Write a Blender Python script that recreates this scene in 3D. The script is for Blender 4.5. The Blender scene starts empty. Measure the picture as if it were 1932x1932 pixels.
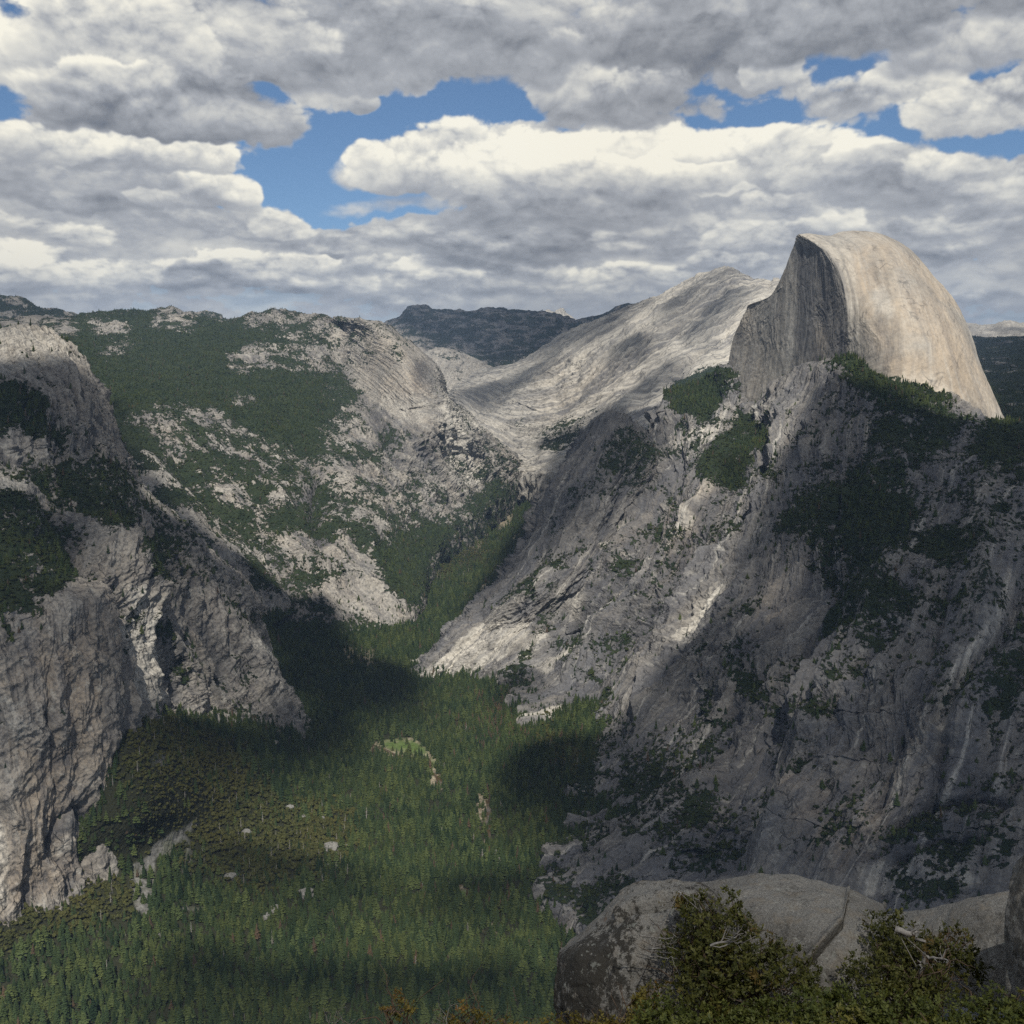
import bpy, math, random, time
import numpy as np
T0 = time.time()
rng = np.random.default_rng(7)
random.seed(7)
R = math.radians
# ------------------------------------------------------------------ camera model (used to survey the place)
F_D = 2000.0; C_D = 966.0; PITCH = R(6.85); CAMZ = 990.0
cp, sp = math.cos(PITCH), math.sin(PITCH)
def unproj(px, py, d):
    px, py, d = (np.asarray(a, dtype=np.float64) for a in (px, py, d))
    x = (px - C_D) / F_D; u = -(py - C_D) / F_D
    dx = x; dy = cp + u * sp; dz = -sp + u * cp
    t = d / np.hypot(dx, dy)
    return np.stack([dx * t, dy * t, dz * t + CAMZ], -1)
def d_from_z(px, py, z):
    x = (px - C_D) / F_D; u = -(py - C_D) / F_D
    dy = cp + u * sp; dz = -sp + u * cp
    return (z - CAMZ) / dz * math.hypot(x, dy)
def proj(P):
    X = P[..., 0]; Y = P[..., 1]; Z = P[..., 2] - CAMZ
    f = Y * cp - Z * sp; u = Y * sp + Z * cp
    f = np.where(f > 1, f, 1)
    return C_D + F_D * X / f, C_D - F_D * u / f
def g1(x, y): return (.35 * x, 507 + .35 * y)
def g2(x, y): return (608.4 + .35 * x, 507 + .35 * y)
def g3(x, y): return (1256 + .35 * x, 405.6 + .35 * y)
def g4(x, y): return (.4053 * x, 1149.2 + .4053 * y)
def g5(x, y): return (608.4 + .4053 * x, 1149.2 + .4053 * y)
def g6(x, y): return (1256 + .35 * x, 1014 + .35 * y)
def g7(x, y): return (985.6 + .49 * x, 1594 + .49 * y)
# ------------------------------------------------------------------ noise
_perm = np.random.default_rng(3).permutation(256).astype(np.int32)
_perm = np.concatenate([_perm, _perm, _perm])
_g = np.random.default_rng(5).normal(size=(256, 3)).astype(np.float32)
_g /= np.linalg.norm(_g, axis=1)[:, None]
from concurrent.futures import ThreadPoolExecutor
_TP = ThreadPoolExecutor(8)
def noise3(P):
    P = np.asarray(P, dtype=np.float32); n = P.size // 3
    if n < 60000: return _noise3(P)
    Q = P.reshape(-1, 3); k = max(8, n // 60000); parts = np.array_split(Q, k)
    return np.concatenate(list(_TP.map(_noise3, parts))).reshape(P.shape[:-1])
def _noise3(P):
    fl = np.floor(P); I = fl.astype(np.int32) & 255; f = P - fl
    w = f * f * f * (f * (f * 6 - 15) + 10)
    def corner(a, b, c):
        h = _perm[_perm[_perm[(I[..., 0] + a) & 255] + ((I[..., 1] + b) & 255)] + ((I[..., 2] + c) & 255)]
        g = _g[h]
        return g[..., 0] * (f[..., 0] - a) + g[..., 1] * (f[..., 1] - b) + g[..., 2] * (f[..., 2] - c)
    x0 = corner(0,0,0); x1 = corner(1,0,0); y0 = x0 + (x1 - x0) * w[..., 0]
    x0 = corner(0,1,0); x1 = corner(1,1,0); y1 = x0 + (x1 - x0) * w[..., 0]
    z0 = y0 + (y1 - y0) * w[..., 1]
    x0 = corner(0,0,1); x1 = corner(1,0,1); y0 = x0 + (x1 - x0) * w[..., 0]
    x0 = corner(0,1,1); x1 = corner(1,1,1); y1 = x0 + (x1 - x0) * w[..., 0]
    z1 = y0 + (y1 - y0) * w[..., 1]
    return (z0 + (z1 - z0) * w[..., 2]) * np.float32(1.6)
def fbm(P, octs=5, gain=.5, ridged=False):
    P = np.asarray(P, dtype=np.float32); a = 1.; s = 0; tot = 0
    for o in range(octs):
        n = noise3(P * (2.03 ** o) + o * 17.3)
        if ridged: n = 1 - 2.2 * np.abs(n)
        s = s + a * n; tot += a; a *= gain
    return s / tot
def sstep(a, b, x):
    t = np.clip((x - a) / (b - a), 0, 1); return t * t * (3 - 2 * t)
# ------------------------------------------------------------------ monotone cubic interpolation down axis 0
def pchip(x, Y, xq):
    x = np.asarray(x, float); Y = np.asarray(Y, float); h = np.diff(x)
    sh = (-1,) + (1,) * (Y.ndim - 1)
    dl = np.diff(Y, axis=0) / h.reshape(sh)
    if len(x) == 2:
        m = np.concatenate([dl, dl])
    else:
        m = np.zeros_like(Y)
        a, b = dl[:-1], dl[1:]
        w1 = (2 * h[1:] + h[:-1]).reshape(sh); w2 = (h[1:] + 2 * h[:-1]).reshape(sh)
        with np.errstate(all='ignore'):
            mm = (w1 + w2) / (w1 / a + w2 / b)
        m[1:-1] = np.where(a * b > 0, mm, (a + b) * .18)
        m[0] = dl[0]; m[-1] = dl[-1]
    k = np.clip(np.searchsorted(x, xq, side='right') - 1, 0, len(x) - 2)
    t = ((xq - x[k]) / h[k]).reshape(sh); H = h[k].reshape(sh)
    return ((2*t**3 - 3*t**2 + 1) * Y[k] + (t**3 - 2*t**2 + t) * H * m[k]
            + (-2*t**3 + 3*t**2) * Y[k+1] + (t**3 - t**2) * H * m[k+1])
def seg_interp(Y, n_list, sharp=()):
    """Y (K,...) control values, n_list samples per span; sharp = indices where the curve may kink."""
    K = len(Y); cuts = [0] + [s for s in sharp] + [K - 1]
    out = []
    for a, b in zip(cuts[:-1], cuts[1:]):
        x = np.arange(a, b + 1, dtype=float)
        xq = np.concatenate([np.linspace(i, i + 1, n_list[i], endpoint=False) for i in range(a, b)])
        out.append(pchip(x, Y[a:b + 1], xq))
    out.append(np.asarray(Y[-1:], float))
    return np.concatenate(out)
# ------------------------------------------------------------------ masks surveyed from the photograph
GR = 2.0; GO = 400; GN = 1400      # raster of step 2 units from -400 to 2400
_gx, _gy = np.meshgrid(np.arange(GN) * GR - GO, np.arange(GN) * GR - GO)
def blur(m, s):
    if s < .5: return m
    k = int(3 * s); x = np.arange(-k, k + 1); w = np.exp(-x * x / (2 * s * s)); w /= w.sum()
    m = np.apply_along_axis(lambda v: np.convolve(v, w, 'same'), 0, m)
    return np.apply_along_axis(lambda v: np.convolve(v, w, 'same'), 1, m)
def raster(polys, soft=4, base=0.0):
    """list of (value, [points]); later ones overwrite"""
    M = np.full((GN, GN), base, dtype=np.float32)
    for val, pts in polys:
        p = np.array(pts, float)
        x0, x1 = p[:, 0].min(), p[:, 0].max(); y0, y1 = p[:, 1].min(), p[:, 1].max()
        i0, i1 = max(0, int((x0 + GO) / GR)), min(GN, int((x1 + GO) / GR) + 2)
        j0, j1 = max(0, int((y0 + GO) / GR)), min(GN, int((y1 + GO) / GR) + 2)
        X = _gx[j0:j1, i0:i1]; Y = _gy[j0:j1, i0:i1]; ins = np.zeros(X.shape, bool)
        q = np.roll(p, -1, 0)
        for (xa, ya), (xb, yb) in zip(p, q):
            if ya == yb: continue
            c = ((ya > Y) != (yb > Y)) & (X < (xb - xa) * (Y - ya) / (yb - ya) + xa)
            ins ^= c
        M[j0:j1, i0:i1][ins] = val
    return blur(M, soft / GR)
def sample(M, px, py):
    i = np.clip((px + GO) / GR, 0, GN - 1.01); j = np.clip((py + GO) / GR, 0, GN - 1.01)
    i0 = i.astype(int); j0 = j.astype(int); fi = i - i0; fj = j - j0
    return ((M[j0, i0] * (1 - fi) + M[j0, i0 + 1] * fi) * (1 - fj) + (M[j0 + 1, i0] * (1 - fi) + M[j0 + 1, i0 + 1] * fi) * fj)
# ------------------------------------------------------------------ sheets
SC = bpy.context.scene
COL = SC.collection
SHEETS = {}
def surf(net, den, sharp_u=(), sharp_v=(), crest=None, crest_row=None, back=True, bumps=(), foot=60):
    """net: rows (foot to crest) of columns (px, py, distance). Returns positions (V,U,3), screen survey coords and flow coords"""
    N = np.array(net, float)
    Rn = N.shape[0]
    if foot:
        f0 = N[0].copy(); f0[:, 1] += foot
        N = np.concatenate([f0[None], N]); Rn += 1
    if crest_row is None: crest_row = Rn - 1
    if back:
        c = N[-1]
        b1 = c.copy(); b1[:, 1] += 22; b1[:, 2] *= 1.035
        b2 = c.copy(); b2[:, 1] += 190; b2[:, 2] *= 1.16
        N = np.concatenate([N, b1[None], b2[None]])
    N[..., 2] = np.log(N[..., 2])
    on = (N[:, :, 0] > -120) & (N[:, :, 0] < 2060) & (N[:, :, 1] < 2060)
    def span(a, b, m):
        l = np.linalg.norm(a[:, :2] - b[:, :2], axis=1)
        return max(3, int((l[m].max() * .6 + l[m].mean() * .4) * den)) if m.any() else 10
    dv = [span(N[i + 1], N[i], on[i + 1] | on[i]) for i in range(len(N) - 1)]
    if back: dv[-1] = min(dv[-1], 10); dv[-2] = min(dv[-2], 10)
    if foot: dv[0] = 6
    du = [span(N[:Rn, i + 1], N[:Rn, i], (on[:, i + 1] | on[:, i])[:Rn]) for i in range(N.shape[1] - 1)]
    du = [min(n, 45) if not (on[:, i].any() and on[:, i + 1].any()) else n for i, n in enumerate(du)]
    A = seg_interp(N, dv, sharp_v)
    B = seg_interp(np.swapaxes(A, 0, 1), du, sharp_u)
    G = np.swapaxes(B, 0, 1)                      # (V,U,3)
    vi = np.concatenate([np.linspace(i, i + 1, n, endpoint=False) for i, n in enumerate(dv)] + [[len(dv)]])
    if crest is not None:
        cr = np.array(crest, float)
        k = int(np.argmin(np.abs(vi - crest_row)))
        dpy = np.interp(G[k, :, 0], cr[:, 0], cr[:, 1]) - G[k, :, 1]
        w = np.where(vi < crest_row, sstep(crest_row - .8, crest_row, vi), 1.0)
        G[..., 1] += w[:, None] * dpy[None]
    P = unproj(G[..., 0], G[..., 1], np.exp(G[..., 2]))
    for bx, by, br, bh in bumps:
        rr = np.hypot(G[..., 0] - bx, (G[..., 1] - by) * 2.2) / br
        P[..., 2] += bh * np.exp(-rr * rr * 1.5)
    return P
def normals(P):
    du = np.gradient(P, axis=1); dv = np.gradient(P, axis=0)
    n = np.cross(du, dv); n /= np.linalg.norm(n, axis=-1)[..., None] + 1e-9
    return n
def flow_coords(P, shear=0.0):
    du = np.linalg.norm(np.diff(P, axis=1), axis=-1); dv = np.linalg.norm(np.diff(P, axis=0), axis=-1)
    U = np.concatenate([[0], np.cumsum(np.median(du, axis=0))]); V = np.concatenate([[0], np.cumsum(np.median(dv, axis=1))])
    UU, VV = np.meshgrid(U, V)
    return UU + shear * VV, VV
def g8(x, y): return (1014 + .21 * x, 676 + .21 * y)
def Z(g, val, pts): return (val, [g(*p) for p in pts])
# ---- conifer density
CONP = [
 (.93, [(120,612),(181,580),(330,575),(425,600),(500,580),(620,598),(640,640),(655,700),(700,765),(640,775),(600,820),(540,825),(480,792),(420,780),(300,768),(240,790),(205,800),(190,740),(150,690),(90,640)]),
 Z(g1,.05,[(820,285),(870,245),(930,222),(1010,262),(1075,325),(1040,335),(900,310)]),
 Z(g1,.05,[(455,312),(520,298),(620,305),(715,355),(640,368),(540,338)]),
 Z(g1,.15,[(220,350),(300,318),(400,330),(432,372),(300,392)]),
 Z(g1,.02,[(-400,300),(0,285),(60,250),(140,268),(150,312),(60,322),(-400,330)]),
 Z(g1,.3,[(500,475),(600,420),(700,408),(790,430),(640,448),(540,492)]),
 Z(g1,.25,[(1290,325),(1350,272),(1440,238),(1560,232),(1600,260),(1500,300),(1400,330)]),
 Z(g1,.2,[(1500,345),(1620,268),(1800,268),(1850,285),(1730,330),(1640,330),(1580,400),(1540,360)]),
 Z(g1,.35,[(1200,520),(1330,430),(1560,430),(1700,380),(1760,420),(1800,520),(1850,600),(1650,560),(1500,540),(1300,570)]),
 Z(g1,.4,[(1240,700),(1380,690),(1380,750),(1260,750)]),
 Z(g2,.0,[(20,380),(100,305),(250,280),(320,285),(380,325),(460,390),(560,470),(605,560),(620,700),(615,900),(400,850),(300,740),(200,650),(120,540),(50,460)]),
 Z(g2,.55,[(385,350),(450,380),(510,450),(430,470),(390,420)]),
 Z(g2,.75,[(0,400),(60,470),(190,620),(260,740),(200,760),(60,720),(0,720)]),
 Z(g1,.93,[(1480,740),(1700,720),(1730,900),(1760,1000),(1700,1015),(1640,950),(1500,930),(1300,850),(1190,800)]),
 Z(g1,.5,[(1600,1130),(1650,1150),(1640,1350),(1760,1400),(1730,1430),(1620,1330),(1560,1200)]),
 Z(g1,.8,[(600,770),(700,860),(800,930),(900,1000),(850,1010),(700,920),(600,850)]),
 (.95, [(700,1012),(790,998),(868,982),(885,935),(930,915),(975,895),(1000,930),(980,1030),(900,1120),(820,1200),(720,1195),(765,1150),(722,1110),(690,1060)]),
 (.5, [(560,1150),(640,1110),(760,1145),(740,1175),(600,1180)]),
 # left mass
 Z(g1,.85,[(-600,600),(0,650),(230,715),(230,850),(380,880),(440,950),(330,960),(150,950),(0,880),(-600,850)]),
 Z(g1,.85,[(270,1080),(420,1100),(520,1090),(520,1000),(600,1080),(680,1180),(760,1280),(900,1400),(1000,1510),(960,1600),(850,1620),(900,1720),(700,1740),(600,1500),(530,1560),(500,1350),(380,1330),(260,1300),(300,1230)]),
 Z(g1,.6,[(-600,1200),(100,1240),(260,1300),(380,1400),(420,1560),(440,1700),(300,1800),(200,1830),(0,1932),(-600,1932)]),
 Z(g1,.62,[(180,1040),(330,1060),(520,1080),(660,1180),(780,1290),(1000,1500),(1200,1680),(1390,1900),(1330,1932),(1150,1840),(900,1680),(700,1560),(450,1370),(260,1300),(150,1200)]),
 Z(g1,.0,[(700,1350),(780,1370),(795,1440),(700,1455)]),
 Z(g1,.1,[(550,1440),(680,1460),(660,1560),(560,1590)]),
 Z(g1,.3,[(850,1640),(1000,1520),(1200,1660),(1380,1900),(1200,1850),(1000,1750)]),
 Z(g4,.5,[(0,0),(60,0),(60,150),(0,200)]), Z(g4,.4,[(80,0),(220,0),(200,120),(130,80)]),
 Z(g4,.5,[(780,100),(900,100),(960,300),(860,420),(780,300)]),
 (.22, [(1450,1000),(1600,760),(1932,800),(2300,850),(2300,1500),(1932,1480),(1700,1350),(1500,1250)]),
 Z(g6,.22,[(-200,1000),(600,950),(700,1700),(0,1900),(-300,1500)]), (.2, [(1180,1000),(1440,980),(1380,1100),(1250,1250),(1130,1400),(1000,1330),(1100,1150)]),
 # right mass
 Z(g8,.95,[(1150,310),(1250,180),(1480,120),(1690,80),(1720,200),(1700,330),(1640,480),(1560,600),(1440,590),(1300,520),(1210,470),(1180,380)]),
 Z(g8,.3,[(1800,370),(1932,470),(1932,960),(1860,1130),(1800,1200),(1460,1240),(1430,1000),(1480,870),(1600,760),(1720,640),(1800,560)]),
 Z(g8,.95,[(1680,950),(1932,850),(1932,1100),(1860,1220),(1740,1240),(1650,1200)]),
 Z(g8,.2,[(1500,1400),(1932,1380),(1900,1500),(1700,1560),(1480,1600),(1480,1450)]),
 Z(g8,.25,[(450,900),(750,680),(1000,640),(1200,800),(1100,920),(950,960),(1000,1180),(860,1190),(740,1150),(600,1060),(440,1020)]),
 Z(g3,.85,[(390,1250),(480,1160),(600,1170),(560,1300),(470,1330)]),
 Z(g3,.85,[(860,780),(990,760),(1160,830),(1200,870),(1350,890),(1480,960),(1520,1080),(1650,1120),(1830,1130),(1932,1200),(1932,1250),(1500,1100),(1350,1070),(1150,1060),(1050,1000),(1000,900),(930,880)]),
 Z(g3,.35,[(1100,1130),(1350,1100),(1600,1150),(1500,1250),(1250,1280),(1120,1250)]),
 Z(g3,.6,[(1000,1330),(1300,1380),(1320,1500),(1340,1700),(1200,1850),(900,1850),(700,1750),(620,1700),(740,1550),(950,1450)]),
 Z(g3,.5,[(1400,1700),(1740,1780),(1650,1880),(1480,1900),(1380,1800)]),
 Z(g3,.4,[(1700,1200),(1932,1250),(2300,1350),(2300,1600),(1932,1500),(1700,1400)]),
 Z(g6,.3,[(380,650),(540,750),(600,900),(640,1000),(530,950),(380,850)]),
 Z(g2,.85,[(1240,300),(1500,228),(1820,150),(1780,185),(1600,235),(1400,310)]),
]
SHRP = [
 (.62, [(200,770),(620,800),(700,780),(820,900),(960,880),(900,960),(700,1150),(560,1170),(300,1000)]),
 (.93, CONP[0][1]),
] + [(v, p) for v, p in CONP[1:11]] + [
 Z(g2,.75,[(0,400),(60,470),(190,620),(260,740),(200,760),(60,720),(0,720)]),
 Z(g1,.95,[(1480,740),(1700,720),(1730,900),(1760,1000),(1700,1015),(1640,950),(1500,930),(1300,850),(1190,800)]),
 # bare slabs on the left canyon wall
 Z(g1,.05,[(780,1030),(930,1160),(1050,1300),(1040,1370),(930,1300),(830,1180),(740,1070)]),
 Z(g1,.12,[(740,1080),(860,1240),(960,1380),(1010,1500),(930,1420),(830,1320),(760,1200)]),
 Z(g1,.1,[(1170,1530),(1250,1520),(1400,1700),(1480,1840),(1400,1800),(1260,1690)]),
 Z(g1,.15,[(1160,1160),(1330,1180),(1450,1160),(1540,1290),(1300,1270),(1220,1230)]),
 Z(g1,.1,[(1520,1480),(1700,1400),(1932,1620),(1932,1830),(1850,1780),(1600,1700),(1530,1600)]),
 Z(g2,.12,[(-60,1480),(0,1460),(200,1640),(420,1810),(260,1830),(0,1780)]),
 Z(g2,.1,[(80,1380),(220,1340),(300,1400),(240,1600),(150,1560)]),
 Z(g2,.15,[(100,1150),(300,1060),(560,1130),(700,1180),(760,1290),(560,1280),(400,1290),(200,1260)]),
 Z(g2,.1,[(130,880),(400,850),(560,920),(600,1100),(300,1060),(140,960)]),
 Z(g2,.05,[(610,660),(740,800),(740,860),(680,850),(740,1000),(860,1180),(760,1200),(640,1050),(600,850)]),
 Z(g2,.3,[(740,860),(860,920),(1000,1070),(880,1180),(800,1050)]),
 Z(g2,.75,[(690,740),(780,780),(860,880),(780,880),(720,820)]),
 # green strips
 Z(g1,.85,[(930,1040),(1100,1130),(1260,1260),(1380,1380),(1350,1400),(1200,1380),(1050,1260),(900,1170),(830,1080)]),
 Z(g1,.9,[(1540,1290),(1640,1380),(1500,1440),(1420,1400)]),
 Z(g1,.97,[(560,870),(620,870),(700,930),(780,960),(860,1010),(770,1060),(740,1090),(640,1060),(600,1000)]),
 Z(g1,.9,[(600,770),(700,860),(800,930),(900,1000),(850,1010),(700,920),(600,850)]),
 (.95, [(700,1012),(790,998),(868,982),(885,935),(930,915),(975,895),(1000,930),(980,1030),(900,1120),(820,1200),(720,1195),(765,1150),(722,1110),(690,1060)]),
 # left mass
 Z(g1,.95,[(-600,600),(0,650),(230,715),(230,850),(380,880),(440,950),(330,960),(150,950),(0,880),(-600,850)]),
 Z(g1,.95,[(270,1080),(420,1100),(520,1090),(520,1000),(600,1080),(680,1180),(760,1280),(900,1400),(1000,1510),(960,1600),(850,1620),(900,1720),(700,1740),(600,1500),(530,1560),(500,1350),(380,1330),(260,1300),(300,1230)]),
 Z(g1,.8,[(-600,1200),(100,1240),(260,1300),(380,1400),(420,1560),(440,1700),(300,1800),(200,1830),(0,1932),(-600,1932)]),
 Z(g1,.78,[(180,1040),(330,1060),(520,1080),(660,1180),(780,1290),(1000,1500),(1200,1680),(1390,1900),(1330,1932),(1150,1840),(900,1680),(700,1560),(450,1370),(260,1300),(150,1200)]),
 Z(g1,.0,[(700,1350),(780,1370),(795,1440),(700,1455)]),
 Z(g1,.1,[(550,1440),(680,1460),(660,1560),(560,1590)]),
 Z(g1,.55,[(850,1640),(1000,1520),(1200,1660),(1380,1900),(1200,1850),(1000,1750)]),
 Z(g4,.6,[(0,0),(60,0),(60,150),(0,200)]), Z(g4,.6,[(80,0),(220,0),(200,120),(130,80)]),
 Z(g4,.6,[(780,100),(900,100),(960,300),(860,420),(780,300)]),
 (.5, [(1450,1000),(1600,760),(1932,800),(2300,850),(2300,1500),(1932,1480),(1700,1350),(1500,1250)]),
 Z(g6,.5,[(-200,1000),(600,950),(700,1700),(0,1900),(-300,1500)]), (.45, [(1180,1000),(1440,980),(1380,1100),(1250,1250),(1130,1400),(1000,1330),(1100,1150)]),
 # right mass
 Z(g8,.97,[(1150,310),(1250,180),(1480,120),(1690,80),(1760,230),(1800,390),(1720,400),(1640,520),(1560,600),(1440,590),(1300,520),(1210,470),(1180,380)]),
 Z(g8,.9,[(1800,370),(1932,470),(1932,960),(1860,1130),(1800,1200),(1460,1240),(1430,1000),(1480,870),(1600,760),(1720,640),(1800,560)]),
 Z(g8,.97,[(1680,950),(1932,850),(1932,1100),(1860,1220),(1740,1240),(1650,1200)]),
 Z(g8,.9,[(1110,1320),(1220,1260),(1330,1320),(1300,1400),(1180,1380)]),
 Z(g8,.62,[(1500,1400),(1932,1380),(1900,1500),(1700,1560),(1480,1600),(1480,1450)]),
 Z(g8,.62,[(450,900),(750,680),(1000,640),(1200,800),(1100,920),(950,960),(1000,1180),(860,1190),(740,1150),(600,1060),(440,1020)]),
 Z(g8,.0,[(1700,400),(1820,500),(1640,740),(1470,880),(1300,880),(1180,740),(1440,640),(1600,620)]),
 Z(g3,.85,[(380,1010),(480,1090),(600,1170),(560,1300),(470,1330),(400,1350),(320,1500),(300,1400),(350,1200)]),
 Z(g3,.95,[(860,780),(990,760),(1160,830),(1200,870),(1350,890),(1480,960),(1520,1080),(1650,1120),(1830,1130),(1932,1200),(1932,1250),(1500,1100),(1350,1070),(1150,1060),(1050,1000),(1000,900),(930,880)]),
 Z(g3,.5,[(780,880),(1000,900),(1050,1000),(850,1000)]),
 Z(g3,.8,[(1100,1130),(1350,1100),(1600,1150),(1500,1250),(1250,1280),(1120,1250)]),
 Z(g3,.8,[(1000,1330),(1300,1380),(1320,1500),(1340,1700),(1200,1850),(900,1850),(700,1750),(620,1700),(740,1550),(950,1450)]),
 Z(g3,.75,[(1400,1700),(1740,1780),(1650,1880),(1480,1900),(1380,1800)]),
 Z(g3,.7,[(1700,1200),(1932,1250),(2300,1350),(2300,1600),(1932,1500),(1700,1400)]),
 Z(g6,.66,[(880,130),(1180,130),(1250,350),(1200,620),(1000,650),(860,500),(860,300)]),
 Z(g6,.6,[(1380,650),(1650,700),(1932,800),(1932,950),(1600,950),(1350,800)]),
 Z(g6,.75,[(380,650),(540,750),(600,900),(640,1000),(530,950),(380,850)]),
 Z(g5,.75,[(740,400),(960,170),(1050,0),(1150,0),(1000,250),(1000,400),(850,420)]),
 Z(g5,.7,[(1300,150),(1500,50),(1668,0),(1600,200),(1400,300)]),
 Z(g5,.8,[(1060,690),(1250,560),(1300,640),(1330,760),(1260,900),(1180,1100),(1000,1100)]),
 # far slabs
 Z(g2,.97,[(950,830),(1110,790),(1120,810),(1020,850)]), Z(g2,.97,[(1000,880),(1150,830),(1140,860),(1040,890)]),
 Z(g2,.97,[(1050,940),(1290,820),(1540,745),(1520,785),(1250,890),(1100,940)]),
 Z(g2,.95,[(1150,960),(1420,850),(1430,890),(1300,990),(1180,1010)]),
 Z(g2,.9,[(1240,300),(1500,228),(1820,150),(1780,185),(1600,235),(1400,310)]),
 Z(g2,.8,[(980,590),(1060,560),(1110,545),(1000,600)]), Z(g2,.8,[(1090,650),(1180,595),(1190,600),(1100,670)]),
]
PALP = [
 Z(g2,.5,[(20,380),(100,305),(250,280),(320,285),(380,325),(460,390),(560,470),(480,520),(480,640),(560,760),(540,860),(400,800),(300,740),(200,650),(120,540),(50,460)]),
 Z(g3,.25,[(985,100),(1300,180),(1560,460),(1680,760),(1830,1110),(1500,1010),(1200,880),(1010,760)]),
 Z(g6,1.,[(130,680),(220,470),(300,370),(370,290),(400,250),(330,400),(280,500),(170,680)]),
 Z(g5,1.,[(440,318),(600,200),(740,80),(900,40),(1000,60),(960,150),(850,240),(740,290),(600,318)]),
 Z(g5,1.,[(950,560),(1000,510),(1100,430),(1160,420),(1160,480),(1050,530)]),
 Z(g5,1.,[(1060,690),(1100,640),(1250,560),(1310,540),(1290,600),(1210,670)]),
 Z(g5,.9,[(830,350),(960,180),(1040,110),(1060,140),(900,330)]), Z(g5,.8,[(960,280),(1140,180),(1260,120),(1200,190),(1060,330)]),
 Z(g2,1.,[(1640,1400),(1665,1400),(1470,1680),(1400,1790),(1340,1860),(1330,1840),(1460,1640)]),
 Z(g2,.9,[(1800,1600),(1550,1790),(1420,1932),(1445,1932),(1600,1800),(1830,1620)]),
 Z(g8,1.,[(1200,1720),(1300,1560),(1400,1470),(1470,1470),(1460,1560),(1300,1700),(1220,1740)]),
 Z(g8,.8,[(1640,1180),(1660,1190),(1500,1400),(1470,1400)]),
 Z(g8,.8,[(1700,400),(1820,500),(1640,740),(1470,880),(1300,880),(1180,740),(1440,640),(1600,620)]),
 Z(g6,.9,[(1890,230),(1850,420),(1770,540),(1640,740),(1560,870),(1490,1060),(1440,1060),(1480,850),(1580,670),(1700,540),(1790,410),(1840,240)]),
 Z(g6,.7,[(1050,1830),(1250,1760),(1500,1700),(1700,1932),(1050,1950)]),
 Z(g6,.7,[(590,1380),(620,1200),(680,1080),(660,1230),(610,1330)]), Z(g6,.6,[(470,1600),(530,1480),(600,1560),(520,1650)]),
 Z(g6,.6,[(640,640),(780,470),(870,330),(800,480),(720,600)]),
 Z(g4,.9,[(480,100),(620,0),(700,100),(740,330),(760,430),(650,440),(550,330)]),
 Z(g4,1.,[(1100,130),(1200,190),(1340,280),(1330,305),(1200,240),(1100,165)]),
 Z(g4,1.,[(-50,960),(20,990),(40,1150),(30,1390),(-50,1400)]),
 Z(g4,.7,[(240,1130),(280,1060),(350,1000),(310,1120),(270,1160)]),  # last one: sunlit patch inside the arched recess, painted pale
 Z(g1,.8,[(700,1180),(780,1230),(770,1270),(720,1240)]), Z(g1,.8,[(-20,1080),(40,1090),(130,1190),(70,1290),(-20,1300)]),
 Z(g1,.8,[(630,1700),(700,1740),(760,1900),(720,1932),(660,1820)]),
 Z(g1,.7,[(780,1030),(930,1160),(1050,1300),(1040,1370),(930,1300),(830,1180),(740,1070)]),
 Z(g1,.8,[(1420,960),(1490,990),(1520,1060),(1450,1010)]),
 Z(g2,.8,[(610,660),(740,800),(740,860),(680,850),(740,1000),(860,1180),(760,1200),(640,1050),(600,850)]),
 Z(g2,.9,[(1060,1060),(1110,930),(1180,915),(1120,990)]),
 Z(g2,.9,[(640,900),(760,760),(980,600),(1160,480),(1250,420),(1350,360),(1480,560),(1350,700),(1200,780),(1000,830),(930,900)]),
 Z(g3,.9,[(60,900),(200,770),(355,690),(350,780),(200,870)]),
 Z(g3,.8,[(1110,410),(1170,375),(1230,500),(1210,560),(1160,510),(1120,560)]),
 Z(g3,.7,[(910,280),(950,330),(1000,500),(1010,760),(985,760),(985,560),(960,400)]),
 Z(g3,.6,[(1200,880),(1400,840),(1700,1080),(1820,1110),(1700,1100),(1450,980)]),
 Z(g1,.6,[(-200,360),(60,340),(200,350),(300,430),(380,540),(200,560),(0,590),(-200,590)]),
]
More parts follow.
